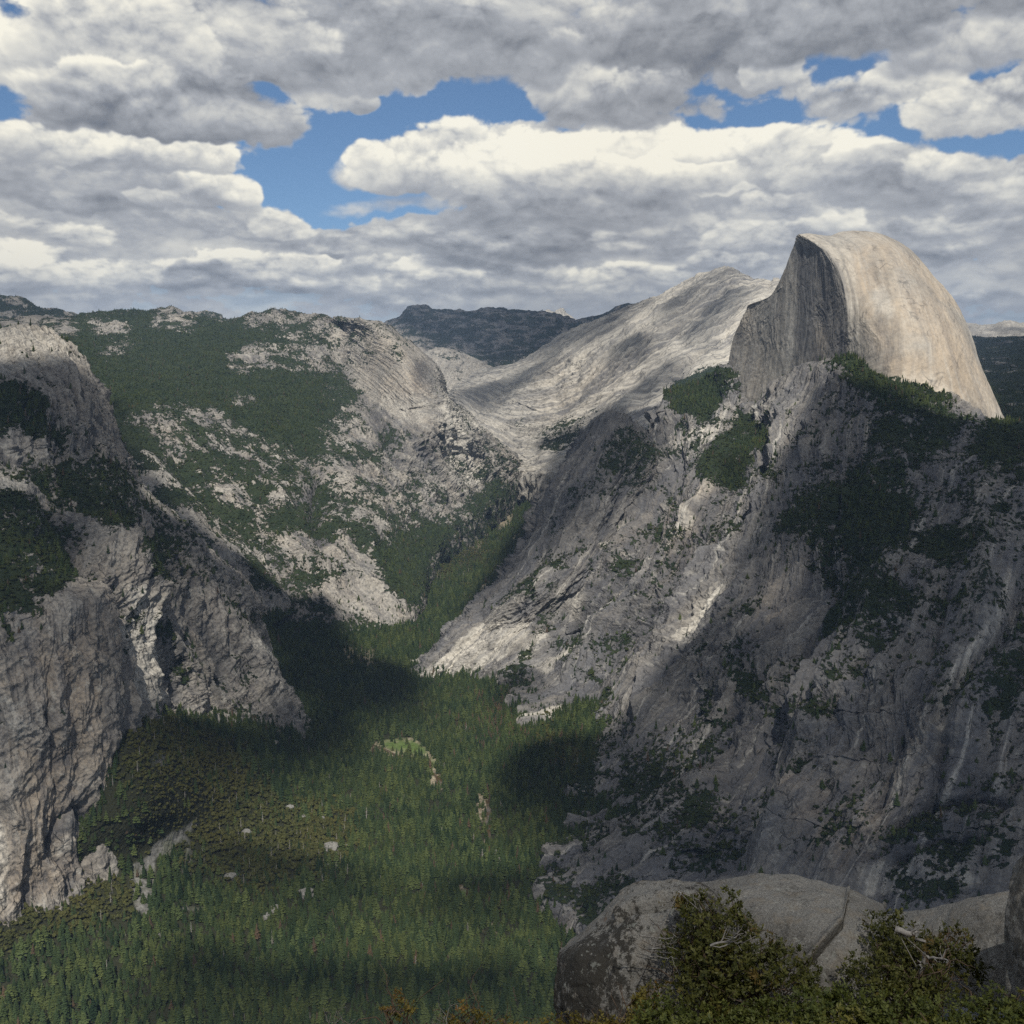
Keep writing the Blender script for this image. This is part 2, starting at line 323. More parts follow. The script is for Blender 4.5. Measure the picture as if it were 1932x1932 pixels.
DRKP = [
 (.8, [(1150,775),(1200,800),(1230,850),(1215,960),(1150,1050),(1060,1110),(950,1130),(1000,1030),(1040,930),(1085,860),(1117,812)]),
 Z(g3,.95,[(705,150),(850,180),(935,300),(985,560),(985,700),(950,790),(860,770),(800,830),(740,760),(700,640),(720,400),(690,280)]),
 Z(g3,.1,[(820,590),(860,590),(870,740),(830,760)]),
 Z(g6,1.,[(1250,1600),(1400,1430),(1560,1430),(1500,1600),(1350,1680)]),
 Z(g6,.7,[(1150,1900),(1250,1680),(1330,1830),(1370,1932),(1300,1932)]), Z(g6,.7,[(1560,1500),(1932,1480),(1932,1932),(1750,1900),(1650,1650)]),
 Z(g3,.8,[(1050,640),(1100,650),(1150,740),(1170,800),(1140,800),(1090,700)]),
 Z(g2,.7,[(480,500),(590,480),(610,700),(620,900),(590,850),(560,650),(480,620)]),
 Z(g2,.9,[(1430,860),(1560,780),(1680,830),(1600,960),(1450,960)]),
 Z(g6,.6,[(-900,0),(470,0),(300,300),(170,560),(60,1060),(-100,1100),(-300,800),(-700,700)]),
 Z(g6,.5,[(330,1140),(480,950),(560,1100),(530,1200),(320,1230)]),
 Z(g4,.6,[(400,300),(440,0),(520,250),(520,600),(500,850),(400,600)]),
 Z(g4,1.,[(190,1080),(300,930),(340,890),(400,960),(380,1100),(340,1180),(370,1080),(340,1000),(240,1090),(200,1330)]),  # shadow of the arched recess, painted as dark rock
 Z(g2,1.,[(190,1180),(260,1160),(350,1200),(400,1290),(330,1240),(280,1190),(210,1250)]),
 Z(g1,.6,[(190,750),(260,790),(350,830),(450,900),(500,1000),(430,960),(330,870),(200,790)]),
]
WRMP = [
 Z(g3,1.6,[(1000,90),(1300,180),(1560,460),(1680,760),(1830,1110),(1500,1000),(1200,860),(1100,600),(1030,300)]),
 Z(g3,.9,[(790,600),(870,590),(870,760),(800,800)]), Z(g3,1.,[(400,520),(440,500),(420,650),(395,680)]),
 Z(g4,.8,[(0,300),(300,100),(480,0),(480,500),(500,900),(300,1300),(0,1400)]),
 Z(g6,.9,[(580,200),(700,340),(640,620),(560,560),(540,350)]), Z(g6,.9,[(600,1380),(1120,1380),(1250,1600),(1100,1800),(900,1850),(700,1600)]),
 Z(g2,.7,[(100,300),(400,340),(520,480),(560,700),(330,700),(160,500)]), Z(g2,.9,[(940,930),(1060,1070),(1080,1080),(1000,930)]),
 Z(g8,.7,[(0,100),(600,0),(900,200),(300,500),(0,600)]),
 Z(g8,.6,[(1100,1230),(1932,1200),(1500,1932),(700,1932)]),
]
CON_FLOOR = [   # clearings on the valley floor: 0 = open ground
 Z(g4,.16,[(690,1150),(720,1100),(800,1040),(920,980),(920,1010),(850,1100),(800,1160),(740,1150),(730,1300),(720,1450),(640,1420),(620,1320),(600,1200)]),
 Z(g4,.35,[(870,1060),(910,1100),(900,1250),(850,1250)]), Z(g4,.4,[(700,660),(780,660),(770,740),(690,740)]),
 Z(g4,.3,[(330,1270),(400,1300),(400,1390),(370,1380)]), Z(g4,.35,[(720,1470),(760,1480),(750,1560),(720,1540)]),
 Z(g4,.4,[(800,1380),(960,1380),(960,1410),(830,1420)]), Z(g4,.3,[(60,1600),(90,1590),(90,1650),(60,1650)]),
 Z(g5,.04,[(190,645),(240,625),(340,602),(430,608),(500,660),(560,735),(520,760),(470,700),(380,695),(300,695),(230,682)]),
 Z(g5,.1,[(478,750),(520,740),(560,790),(560,845),(510,835)]),
 Z(g5,.1,[(700,850),(770,870),(790,980),(785,1140),(765,1135),(760,960),(740,1000),(728,1080),(718,950)]),
 Z(g5,.05,[(625,1285),(672,1288),(672,1352),(620,1350)]),
 Z(g5,.05,[(775,1462),(808,1462),(802,1520),(783,1520)]), Z(g5,.05,[(728,1490),(745,1490),(742,1522),(730,1522)]),
 Z(g5,.05,[(520,1565),(575,1558),(555,1600),(545,1640),(525,1610)]), Z(g5,.05,[(420,1655),(440,1670),(432,1740),(415,1725)]),
 Z(g5,.1,[(480,900),(490,900),(490,950),(480,950)]),
 Z(g2,.05,[(940,1345),(1030,1308),(1010,1400),(970,1425),(940,1385)]), Z(g2,.1,[(1000,1445),(1110,1400),(1100,1430),(1030,1468)]),
 Z(g2,.2,[(860,1690),(910,1680),(880,1750),(850,1740)]),
 Z(g5,.35,[(90,170),(220,170),(260,260),(150,290),(90,240)]),
 Z(g2,.5,[(680,1440),(860,1460),(920,1540),(740,1510)]), Z(g2,.5,[(500,1560),(640,1560),(620,1640),(520,1620)]),
]
OAKP = [   # olive oak scrub instead of conifers
 Z(g4,1.,[(640,900),(830,870),(1300,880),(1660,940),(1700,1100),(1500,1280),(1050,1330),(900,1200),(660,1100)]),
 Z(g4,1.,[(-300,1420),(0,1400),(340,1240),(620,1100),(640,1430),(300,1500),(0,1590),(-300,1600)]),
 Z(g4,.9,[(500,480),(700,450),(1150,650),(1300,800),(900,900),(640,900),(500,840)]),
 Z(g2,.8,[(200,1300),(500,1380),(900,1420),(1000,1500),(950,1650),(700,1700),(400,1700),(240,1600)]),
 Z(g1,.8,[(1500,1700),(1932,1850),(1932,1932),(1500,1932)]),
 Z(g5,.7,[(700,300),(900,330),(1000,430),(1300,650),(1300,900),(1150,1250),(1050,1200),(1150,900),(950,600)]),
]
M_CON = raster(CONP, 8, .0); M_SHR = raster(SHRP, 9, .0); M_PAL = raster(PALP, 4, .0); M_DRK = raster(DRKP, 5, .0)
M_WRM = raster(WRMP, 14, .0); M_FLR = raster(CON_FLOOR, 4, 1.0); M_OAK = raster(OAKP, 34, .0)

# ------------------------------------------------------------------ relief: the control nets (foot row first)
NETS = {}
NETS['half_dome'] = dict(net=[
 [(*g3(400,1010),5000),(*g3(345,960),4600),(*g3(325,960),4300),(*g3(420,1120),4180),(*g3(600,1290),4040),(*g3(760,1190),3900),(*g3(985,960),3740),(*g3(1100,990),3630),(*g3(1300,1040),3560),(*g3(1500,1130),3590),(*g3(1720,1220),3700),(*g3(1870,1250),3850),(*g3(1850,1250),4100),(*g3(1750,1250),4500)],
 [(*g3(420,710),5000),(*g3(375,700),4600),(*g3(357,700),4277),(*g3(500,760),4160),(*g3(640,800),4030),(*g3(800,730),3895),(*g3(985,700),3740),(*g3(1110,700),3660),(*g3(1270,720),3620),(*g3(1440,740),3650),(*g3(1590,760),3760),(*g3(1690,800),3950),(*g3(1680,810),4200),(*g3(1580,830),4600)],
 [(*g3(460,600),5000),(*g3(415,590),4600),(*g3(398,590),4240),(*g3(510,600),4146),(*g3(660,600),4018),(*g3(815,520),3895),(*g3(985,560),3745),(*g3(1110,540),3700),(*g3(1250,540),3680),(*g3(1390,550),3720),(*g3(1520,560),3830),(*g3(1620,590),4020),(*g3(1610,600),4270),(*g3(1500,620),4600)],
 [(*g3(490,530),5000),(*g3(450,520),4600),(*g3(432,520),4213),(*g3(535,500),4125),(*g3(665,410),4014),(*g3(812,350),3895),(*g3(968,430),3757),(*g3(1095,400),3780),(*g3(1225,400),3770),(*g3(1345,400),3810),(*g3(1450,400),3920),(*g3(1530,430),4080),(*g3(1520,440),4300),(*g3(1420,460),4600)],
 [(*g3(500,520),5000),(*g3(455,500),4600),(*g3(438,500),4208),(*g3(560,446),4104),(*g3(680,275),4001),(*g3(800,220),3900),(*g3(932,300),3786),(*g3(1055,270),3860),(*g3(1175,262),3860),(*g3(1285,268),3900),(*g3(1375,282),3990),(*g3(1430,318),4130),(*g3(1420,330),4350),(*g3(1330,350),4600)],
 [(*g3(510,515),5000),(*g3(460,495),4600),(*g3(440,494),4206),(*g3(610,405),4061),(*g3(694,180),3989),(*g3(780,160),3915),(*g3(868,198),3840),(*g3(990,165),3940),(*g3(1105,160),3950),(*g3(1215,170),3980),(*g3(1300,190),4060),(*g3(1345,218),4180),(*g3(1335,230),4380),(*g3(1260,250),4600)],
 [(*g3(520,512),5000),(*g3(465,492),4600),(*g3(442,491),4204),(*g3(645,372),4031),(*g3(705,136),3979),(*g3(712,116),3973),(*g3(722,108),3965),(*g3(850,112),4000),(*g3(960,93),4040),(*g3(1080,90),4060),(*g3(1190,117),4110),(*g3(1290,172),4220),(*g3(1285,190),4400),(*g3(1220,210),4600)],
 ], sharp=(2,6), den=1.3, amp=4.5, hgt=34, fl=.8, shear=0, pale=.2, veg=0, dark=.12,
 crest=[g3(*p) for p in [(442,491),(455,482),(520,470),(560,442),(590,430),(612,400),(640,384),(650,350),(662,312),(680,240),(694,196),(704,146),(711,114),(722,107),(770,102),(850,112),(890,113),(940,96),(1010,87),(1080,90),(1140,100),(1200,120),(1250,143),(1290,172)]])
NETS['right'] = dict(net=[
 [(830,1283,4100),(800,1283,3600),(795,1283,3380),(960,1287,3250),(1010,1372,2900),(1095,1432,2700),(1105,1540,2260),(1070,1690,1925),(1300,1830,1690),(1650,1850,1700),(2150,1900,1750),(2700,1950,1900)],
 [(890,1220,4100),(860,1216,3650),(850,1215,3440),(1000,1230,3320),(1080,1300,3010),(1160,1350,2800),(1185,1450,2440),(1180,1580,2120),(1400,1640,1900),(1700,1650,1860),(2150,1670,1880),(2700,1700,2000)],
 [(950,1155,4200),(915,1150,3750),(905,1150,3540),(1060,1150,3420),(1150,1210,3150),(1240,1260,2900),(1290,1330,2620),(1330,1440,2300),(1520,1460,2050),(1750,1440,2000),(2150,1440,2050),(2700,1450,2150)],
 [(1010,1100,4300),(970,1095,3850),(960,1095,3640),(1110,1080,3500),(1220,1110,3230),(1310,1150,2980),(1390,1190,2720),(1450,1260,2450),(1610,1230,2250),(1790,1210,2200),(2150,1210,2300),(2700,1220,2400)],
 [(1060,1030,4400),(1015,1020,4000),(1005,1020,3780),(1160,1000,3640),(1270,1010,3400),(1370,1030,3140),(1450,1050,2920),(1530,1080,2750),(1670,1040,2680),(1830,1030,2680),(2150,1040,2750),(2700,1050,2900)],
 [(1095,940,4500),(1050,930,4200),(1040,935,4080),(1180,925,3900),(1290,910,3660),(1400,900,3520),(1480,900,3340),(1560,920,3150),(1690,890,3100),(1850,900,3080),(2150,930,3100),(2700,950,3300)],
 [(1135,870,4700),(1098,860,4400),(1085,872,4300),(1190,862,4150),(1310,800,4020),(1420,820,3900),(1500,790,3740),(1580,770,3540),(1700,775,3450),(1860,820,3480),(2150,870,3500),(2700,900,3700)],
 [(1155,822,4750),(1125,815,4500),(1117,840,4420),(1196,842,4280),(1312,750,4200),(1422,800,4020),(1512,735,3800),(1592,718,3640),(1718,742,3540),(1875,805,3680),(2150,862,3750),(2700,890,3900)],
 [(1170,800,4800),(1152,790,4550),(1150,820,4500),(1202,836,4380),(1318,708,4400),(1428,785,4120),(1522,690,3860),(1605,684,3720),(1735,728,3640),(1890,797,3880),(2150,850,3950),(2700,880,4100)],
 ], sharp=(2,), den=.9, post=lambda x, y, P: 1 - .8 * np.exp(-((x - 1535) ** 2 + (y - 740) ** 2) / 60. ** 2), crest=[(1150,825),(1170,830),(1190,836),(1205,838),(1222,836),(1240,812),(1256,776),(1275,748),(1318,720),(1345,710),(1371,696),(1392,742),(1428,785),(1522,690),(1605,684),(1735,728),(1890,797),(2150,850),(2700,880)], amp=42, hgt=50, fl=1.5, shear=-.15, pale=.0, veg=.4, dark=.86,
 lines=[([(1285,830),(1262,900),(1235,1000),(1180,1080),(1120,1140),(1060,1200)],22,-85), ([(1530,715),(1500,800),(1465,900),(1425,1000),(1345,1100),(1292,1230),(1235,1335),(1200,1420)],26,75),
        ([(1474,830),(1440,920),(1405,1010),(1300,1095),(1190,1200),(1100,1300),(1045,1375)],20,-80), ([(1380,860),(1330,960),(1250,1060),(1150,1170),(1060,1290)],18,40),
        ([(1700,1050),(1650,1200),(1570,1350),(1510,1500),(1440,1650)],28,60), ([(1600,1050),(1540,1180),(1480,1330),(1390,1480),(1310,1640)],22,-50),
        ([(1935,1080),(1890,1200),(1820,1275),(1785,1360),(1772,1470),(1740,1600)],14,-40), ([(1800,1080),(1760,1250),(1700,1420),(1640,1600)],20,-35), ([(1860,900),(1850,1050),(1860,1200)],26,40),
        ([(1185,815),(1200,900),(1190,1000),(1140,1090)],20,45), ([(1220,880),(1160,900),(1110,890)],10,-35), ([(1640,800),(1600,900),(1560,1000)],20,-35),
        ([(1690,1570),(1760,1520),(1850,1510),(1930,1540)],9,-50), ([(1680,1640),(1780,1590),(1860,1600)],8,-30), ([(1400,1330),(1370,1450),(1350,1560)],16,-30)])
NETS['spur'] = dict(net=[
 [(880,1225,4100),(858,1216,3800),(846,1216,3500),(930,1216,3430),(1010,1200,3420),(1085,1170,3530),(1130,1160,3650)],
 [(970,1115,4200),(952,1110,3900),(944,1112,3550),(1010,1110,3420),(1080,1100,3400),(1150,1060,3540),(1190,1050,3700)],
 [(1035,1030,4300),(1012,1020,4000),(1003,1022,3710),(1060,1020,3560),(1120,1010,3540),(1200,980,3700),(1240,975,3850)],
 [(1070,940,4350),(1049,930,4100),(1040,932,3850),(1090,930,3700),(1150,920,3670),(1232,910,3850),(1265,905,4000)],
 [(1112,872,4400),(1093,860,4200),(1084,862,3970),(1120,860,3840),(1170,860,3810),(1238,866,3970),(1262,866,4100)],
 [(1138,822,4420),(1123,812,4280),(1114,815,4070),(1140,812,3980),(1175,815,3950),(1216,832,4050),(1236,838,4150)],
 [(1160,795,4430),(1150,784,4300),(1143,785,4160),(1155,778,4110),(1172,784,4090),(1190,800,4120),(1206,812,4180)],
 ], sharp=(2,), den=1., amp=24, hgt=38, fl=1.1, shear=-.2, pale=.0, veg=.3, dark=.8,
 lines=[([(1165,790),(1150,860),(1110,960),(1050,1060),(980,1150)],12,28), ([(1190,840),(1170,940),(1130,1020),(1060,1110)],9,-30), ([(1140,840),(1100,920),(1050,1010),(980,1110)],8,-22)])
NETS['left'] = dict(net=[
 [(-700,1760,2100),(-250,1760,1940),(0,1745,1915),(90,1725,1935),(200,1650,2040),(262,1580,2130),(350,1470,2430),(460,1440,2600),(563,1400,2790),(575,1380,3100),(560,1370,3500)],
 [(-700,1550,2150),(-250,1550,1990),(0,1550,1960),(90,1530,1980),(175,1520,2050),(236,1480,2200),(330,1385,2500),(430,1380,2650),(545,1352,2840),(555,1350,3150),(530,1340,3600)],
 [(-700,1350,2200),(-250,1350,2020),(0,1350,1990),(90,1350,2010),(165,1340,2070),(208,1345,2180),(300,1330,2500),(400,1320,2700),(512,1302,2880),(520,1300,3200),(500,1290,3650)],
 [(-700,1180,2250),(-250,1180,2080),(0,1180,2050),(90,1160,2080),(160,1150,2140),(202,1180,2280),(280,1210,2500),(370,1220,2700),(480,1222,2920),(490,1220,3250),(470,1210,3700)],
 [(-700,1050,2450),(-250,1040,2250),(0,1060,2200),(80,1080,2220),(150,1090,2270),(215,1080,2420),(290,1100,2620),(365,1110,2800),(452,1130,2980),(462,1130,3300),(440,1120,3800)],
 [(-700,920,2700),(-250,900,2500),(0,940,2450),(60,960,2500),(130,980,2550),(200,970,2650),(270,1000,2770),(330,1020,2880),(388,1056,3060),(398,1056,3400),(380,1050,3900)],
 [(-700,830,2900),(-250,800,2750),(0,860,2700),(50,860,2760),(110,880,2810),(170,880,2860),(220,920,2920),(262,945,2980),(302,980,3090),(312,980,3450),(290,975,4000)],
 [(-700,770,3100),(-250,740,2950),(0,740,2900),(50,760,2900),(100,770,2920),(140,800,2950),(172,840,2990),(196,868,3050),(222,894,3130),(232,896,3480),(215,890,4000)],
 [(-700,720,3250),(-250,680,3080),(0,690,3030),(40,690,3030),(80,700,3040),(115,715,3060),(145,740,3090),(170,770,3120),(192,806,3180),(200,812,3500),(185,810,4000)],
 [(-700,690,3400),(-250,660,3200),(0,650,3140),(30,650,3130),(60,655,3135),(85,664,3150),(105,682,3160),(132,704,3180),(168,742,3210),(176,750,3500),(160,750,4000)],
 [(-700,680,3500),(-250,655,3300),(0,631,3250),(20,627,3240),(40,626,3240),(58,628,3240),(75,632,3240),(96,645,3245),(130,688,3260),(138,696,3500),(125,700,4000)],
 ], sharp=(8,), den=.85, amp=34, hgt=55, fl=1.1, shear=.12, pale=.08, veg=.28, dark=.5,
 lines=[([(212,1160),(206,1260),(204,1380),(216,1450),(250,1540)],16,30), ([(225,1180),(235,1250),(222,1340)],14,-40), ([(60,930),(130,1010),(190,1090),(235,1180)],16,-45),
        ([(190,1000),(240,1080),(290,1160),(330,1260),(360,1370)],18,40), ([(330,1110),(380,1200),(430,1310)],14,-35), ([(400,1150),(450,1240),(500,1330)],14,30), ([(90,1200),(80,1350),(100,1500),(90,1650)],12,-25),
        ([(0,1480),(40,1560),(30,1680)],12,25), ([(76,1640),(100,1560),(130,1520),(160,1560),(155,1640)],6,-22), ([(0,860),(60,900),(120,940),(180,960)],12,-30)])
NETS['plateau'] = dict(net=[
 [(-300,1300,4200),(200,1200,4000),(480,1200,3920),(600,1215,3940),(765,1165,4100),(810,1050,4900),(910,965,5900),(980,890,7100),(985,890,7500),(970,890,8200)],
 [(-300,1150,4300),(200,1050,4150),(450,1090,4150),(560,1080,4250),(700,1060,4420),(795,985,5150),(885,922,5980),(965,868,7000),(972,868,7400),(960,868,8200)],
 [(-300,1000,4700),(200,950,4500),(400,980,4500),(520,1000,4520),(660,960,4750),(775,920,5350),(865,870,6050),(936,843,6950),(944,843,7300),(930,843,8200)],
 [(-300,880,5200),(180,860,4900),(330,880,4850),(480,900,4880),(620,880,5050),(745,850,5500),(832,800,5920),(893,806,6850),(900,808,7250),(885,808,8200)],
 [(-300,800,5700),(200,790,5350),(300,774,5300),(440,800,5350),(590,800,5650),(700,765,6150),(790,755,5980),(862,777,6780),(869,779,7200),(850,780,8200)],
 [(-300,730,6400),(200,730,6100),(320,730,6000),(450,745,6000),(580,740,6150),(655,700,6720),(765,695,6150),(826,744,6720),(832,748,7150),(815,750,8200)],
 [(-300,670,7300),(200,665,7000),(330,665,6900),(450,670,6850),(560,670,6850),(640,655,7000),(745,652,6350),(821,712,6760),(827,716,7150),(810,720,8200)],
 [(-300,630,8000),(180,625,7900),(320,620,7800),(450,625,7700),(550,622,7400),(640,622,7250),(718,624,6640),(806,677,6880),(811,683,7200),(795,690,8200)],
 [(-300,600,9000),(150,602,8800),(320,586,8600),(425,607,8500),(540,589,7900),(620,600,7500),(700,606,6880),(768,645,7020),(773,650,7300),(760,655,8200)],
 ], sharp=(7,), den=.95, post=lambda x, y, P: 1 - .88 * np.exp(-(((x - 735) / 95) ** 4 + ((y - 685) / 80) ** 4)), amp=42, hgt=50, fl=1., shear=.35, pale=.12, veg=.5, dark=.36,
 lines=[([(812,690),(818,760),(835,810),(880,860),(940,930)],14,60), ([(640,640),(650,700),(700,765),(730,830),(760,900)],16,-70), ([(760,690),(770,760),(790,850),(830,930)],14,-35),
        ([(520,770),(560,830),(600,900),(590,980),(620,1050)],16,-60), ([(250,850),(330,960),(420,1060),(540,1150)],20,55), ([(300,830),(400,950),(500,1060),(560,1130)],14,-45),
        ([(420,930),(500,920),(560,960)],10,35), ([(680,900),(740,910),(800,940),(860,960)],8,-30), ([(640,1000),(690,1020),(720,1080)],12,40), ([(540,1060),(620,1080),(740,1130)],10,45), ([(440,790),(480,810),(530,850)],12,-40)],
 crest=[(-300,603),(142,602),(160,596),(181,592),(258,590.5),(290,587),(325,584),(338,587),(352,594),(378,606),(425,608),(470,597),(504,590),(520,588.5),(541,589),(575,594),(620,600),(650,603),(690,606),(717,608),(741,621),(766,643)])
NETS['slabs'] = dict(net=[
 [(780,780,11500),(850,765,9500),(900,815,8700),(960,880,7600),(985,895,6900),(1060,905,6200),(1150,890,5700),(1300,870,5500),(1550,860,5500)],
 [(800,750,11500),(872,738,9600),(930,775,9000),(1000,812,8200),(1050,820,7600),(1130,800,7100),(1220,780,6800),(1350,760,6600),(1550,740,6600)],
 [(840,725,11500),(905,716,9800),(980,730,9200),(1060,740,8600),(1130,730,8100),(1210,700,7800),(1300,680,7600),(1400,670,7500),(1550,660,7500)],
 [(880,705,11500),(937,698,10000),(1016,678,9600),(1090,660,9100),(1180,635,8700),(1260,608,8400),(1330,600,8300),(1410,590,8200),(1550,600,8200)],
 [(930,700,12500),(1000,690,10600),(1070,630,10200),(1150,596,9900),(1240,565,9600),(1310,528,9200),(1365,508,9000),(1430,532,8900),(1550,575,8900)],
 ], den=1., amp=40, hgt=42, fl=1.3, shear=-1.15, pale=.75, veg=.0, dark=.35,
 lines=[([(1390,520),(1300,600),(1200,680),(1100,740),(1010,800)],16,-60), ([(1300,560),(1200,620),(1080,690),(960,760)],14,50), ([(1450,560),(1350,640),(1250,720),(1150,800)],16,60), ([(1400,600),(1300,690),(1200,770),(1120,830)],12,-55), ([(1000,700),(930,750),(880,790)],12,-45)],
 crest=[(900,705),(937,697),(985,688),(1016,668),(1070,630),(1133,603),(1168,588),(1238,566),(1256,558),(1291,539),(1326,518),(1345,509.5),(1358,508),(1372,508),(1386,513),(1393,519),(1420,530),(1455,538),(1461,534),(1466,528),(1471,531),(1475,540),(1550,575)])
NETS['inner'] = dict(net=[
 [(700,800,9800),(780,800,9800),(850,790,9800),(900,760,10000),(960,760,10400),(1020,760,11000)],
 [(700,720,10600),(780,700,10600),(840,700,10500),(880,710,10500),(930,720,10800),(1020,740,11500)],
 [(700,690,11500),(775,680,11500),(828,658,11300),(880,671,11200),(935,700,11300),(1020,740,12000)],
 ], den=1., amp=35, hgt=30, fl=.6, shear=-.3, pale=.4, veg=.3, dark=.1)
NETS['far'] = dict(net=[
 [(620,730,12500),(760,720,12500),(880,720,12500),(1000,715,12500),(1100,700,12500),(1260,660,12500)],
 [(620,680,14000),(760,660,14000),(880,660,14000),(1000,660,14000),(1100,650,14000),(1260,620,14000)],
 [(620,630,16000),(760,600,16000),(880,592,16000),(1000,592,16000),(1100,600,16000),(1260,570,16000)],
 ], den=1.2, amp=90, hgt=90, fl=.5, shear=.2, pale=.1, veg=.62, dark=.2,
 crest=[(620,650),(700,625),(735,611),(751,603),(765,592),(774,582),(780,580),(799,582),(822,589),(856,592),(898,590),(916,585),(943,586),(955,591),(979,588),(1011,592),(1046,595),(1063,602),(1085,607),(1098,604),(1133,596),(1154,589),(1183,578),(1260,562)])
NETS['peaks'] = dict(net=[
 [(960,640,19000),(1020,640,19000),(1040,640,19000),(1060,640,19000),(1080,640,19000),(1120,640,19000)],
 [(960,620,20000),(1020,612,20000),(1040,610,20000),(1060,608,20000),(1080,610,20000),(1120,620,20000)],
 [(960,612,20500),(1020,595,20500),(1040,592,20500),(1060,590,20500),(1080,600,20500),(1120,615,20500)],
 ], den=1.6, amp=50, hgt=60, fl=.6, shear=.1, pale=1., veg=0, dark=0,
 crest=[(960,612),(1012,597),(1022,590),(1028,589),(1034,586),(1040,590),(1049,591),(1053,586),(1060,583.5),(1065,590),(1074,596),(1082,602),(1100,612),(1120,616)])
NETS['far_left'] = dict(net=[
 [(-500,680,9500),(0,680,9500),(150,660,9500),(300,640,9500),(450,640,9500),(560,640,9500)],
 [(-500,630,11500),(0,625,11500),(150,622,11000),(300,615,11000),(450,615,11000),(560,620,11000)],
 [(-500,570,13000),(0,563,13000),(150,600,12500),(300,600,12000),(450,608,12000),(560,610,12000)],
 ], den=.7, amp=70, hgt=60, fl=.5, shear=.2, pale=.2, veg=.72, dark=.1,
 crest=[(-500,575),(-200,566),(0,562),(23,565),(38,565.5),(60,579),(75,586),(105,589),(139,598),(200,606),(300,603),(340,598),(353,594),(370,594),(385,592),(402,593.5),(412,596),(424,608),(450,612),(560,620)])
NETS['far_right'] = dict(net=[
 [(1780,900,4200),(1900,880,4200),(2100,900,4200),(2600,920,4300)],
 [(1780,800,5500),(1900,800,5500),(2100,800,5500),(2600,800,5500)],
 [(1780,720,7800),(1900,715,7800),(2100,720,7800),(2600,720,7800)],
 [(1780,660,10500),(1900,658,10500),(2100,660,10500),(2600,660,10500)],
 [(1780,640,12000),(1900,638,12000),(2100,640,12000),(2600,640,12000)],
 ], den=.6, amp=40, hgt=60, fl=.4, shear=.1, pale=.2, veg=.88, dark=.1)
NETS['far_right_peaks'] = dict(net=[
 [(1780,690,13500),(1860,690,13500),(1932,690,13500),(2100,690,13500),(2600,690,13500)],
 [(1780,640,15000),(1860,640,15000),(1932,635,15000),(2100,640,15000),(2600,640,15000)],
 [(1780,612,17000),(1860,614,17000),(1932,612,17000),(2100,615,17000),(2600,620,17000)],
 ], den=.7, amp=60, hgt=60, fl=.5, shear=.3, pale=.9, veg=.1, dark=0,
 crest=[(1780,606),(1822,611),(1850,615),(1868,617),(1885,611),(1900,608),(1920,610),(1940,613),(2000,606),(2100,615),(2300,600),(2600,620)])
FZ = [
 [(-900,2250,60),(-500,2250,30),(0,2250,10),(350,2250,0),(700,2250,0),(1000,2250,0),(1300,2250,0),(1800,2250,0),(2500,2250,0)],
 [(-900,1850,110),(-450,1850,60),(0,1850,40),(300,1820,12),(600,1820,5),(900,1820,5),(1150,1820,5),(1700,1850,5),(2400,1900,5)],
 [(-900,1700,160),(-400,1700,110),(0,1690,110),(200,1640,100),(450,1620,50),(750,1620,10),(1050,1640,18),(1400,1700,20),(2300,1700,10)],
 [(-900,1600,200),(-350,1600,150),(50,1610,150),(255,1510,225),(450,1500,100),(700,1500,18),(1040,1530,35),(1300,1550,40),(2200,1500,30)],
 [(-900,1500,240),(-300,1500,200),(100,1500,200),(235,1370,320),(420,1410,155),(650,1390,32),(850,1390,25),(1060,1410,50),(1400,1450,60)],
 [(-900,1400,240),(-200,1400,200),(150,1400,200),(350,1340,150),(540,1300,70),(680,1280,45),(800,1284,45),(960,1295,62),(1300,1330,90)],
 [(-900,1300,240),(0,1280,200),(250,1260,200),(430,1230,150),(550,1180,95),(660,1170,70),(770,1175,65),(870,1190,80),(1200,1200,100)],
 [(-600,1200,240),(200,1170,200),(400,1160,150),(590,1120,150),(705,1085,175),(800,1085,110),(880,1090,100),(950,1100,130),(1200,1110,160)],
 [(-400,1100,300),(300,1060,250),(500,1060,250),(680,1020,290),(775,1012,250),(855,1010,170),(935,1010,150),(1000,1010,190),(1200,1010,260)],
 [(0,1000,350),(400,970,300),(600,970,300),(760,965,320),(850,953,290),(900,942,250),(962,930,230),(1035,930,300),(1250,900,400)],
 [(200,930,450),(500,910,400),(700,908,400),(860,903,390),(920,897,370),(950,892,350),(978,888,345),(1020,893,390),(1250,870,500)],
 [(200,860,650),(500,870,600),(700,870,560),(860,875,480),(920,872,440),(950,870,420),(978,868,420),(1020,868,460),(1250,850,600)],
]
NETS['valley'] = dict(net=[[(x, y, d_from_z(x, y, z)) for x, y, z in r] for r in FZ], den=.42, amp=4, hgt=8, fl=.3, shear=0, pale=.3, veg=1., dark=0)
M_MEAD = raster([Z(g5, 1., [(250,628),(340,604),(425,611),(492,660),(475,692),(400,668),(340,662)]), Z(g5, 1., [(500,690),(560,735),(545,752),(510,735)]), Z(g5, 1., [(622,1310),(672,1310),(672,1352),(620,1352)])], 3)
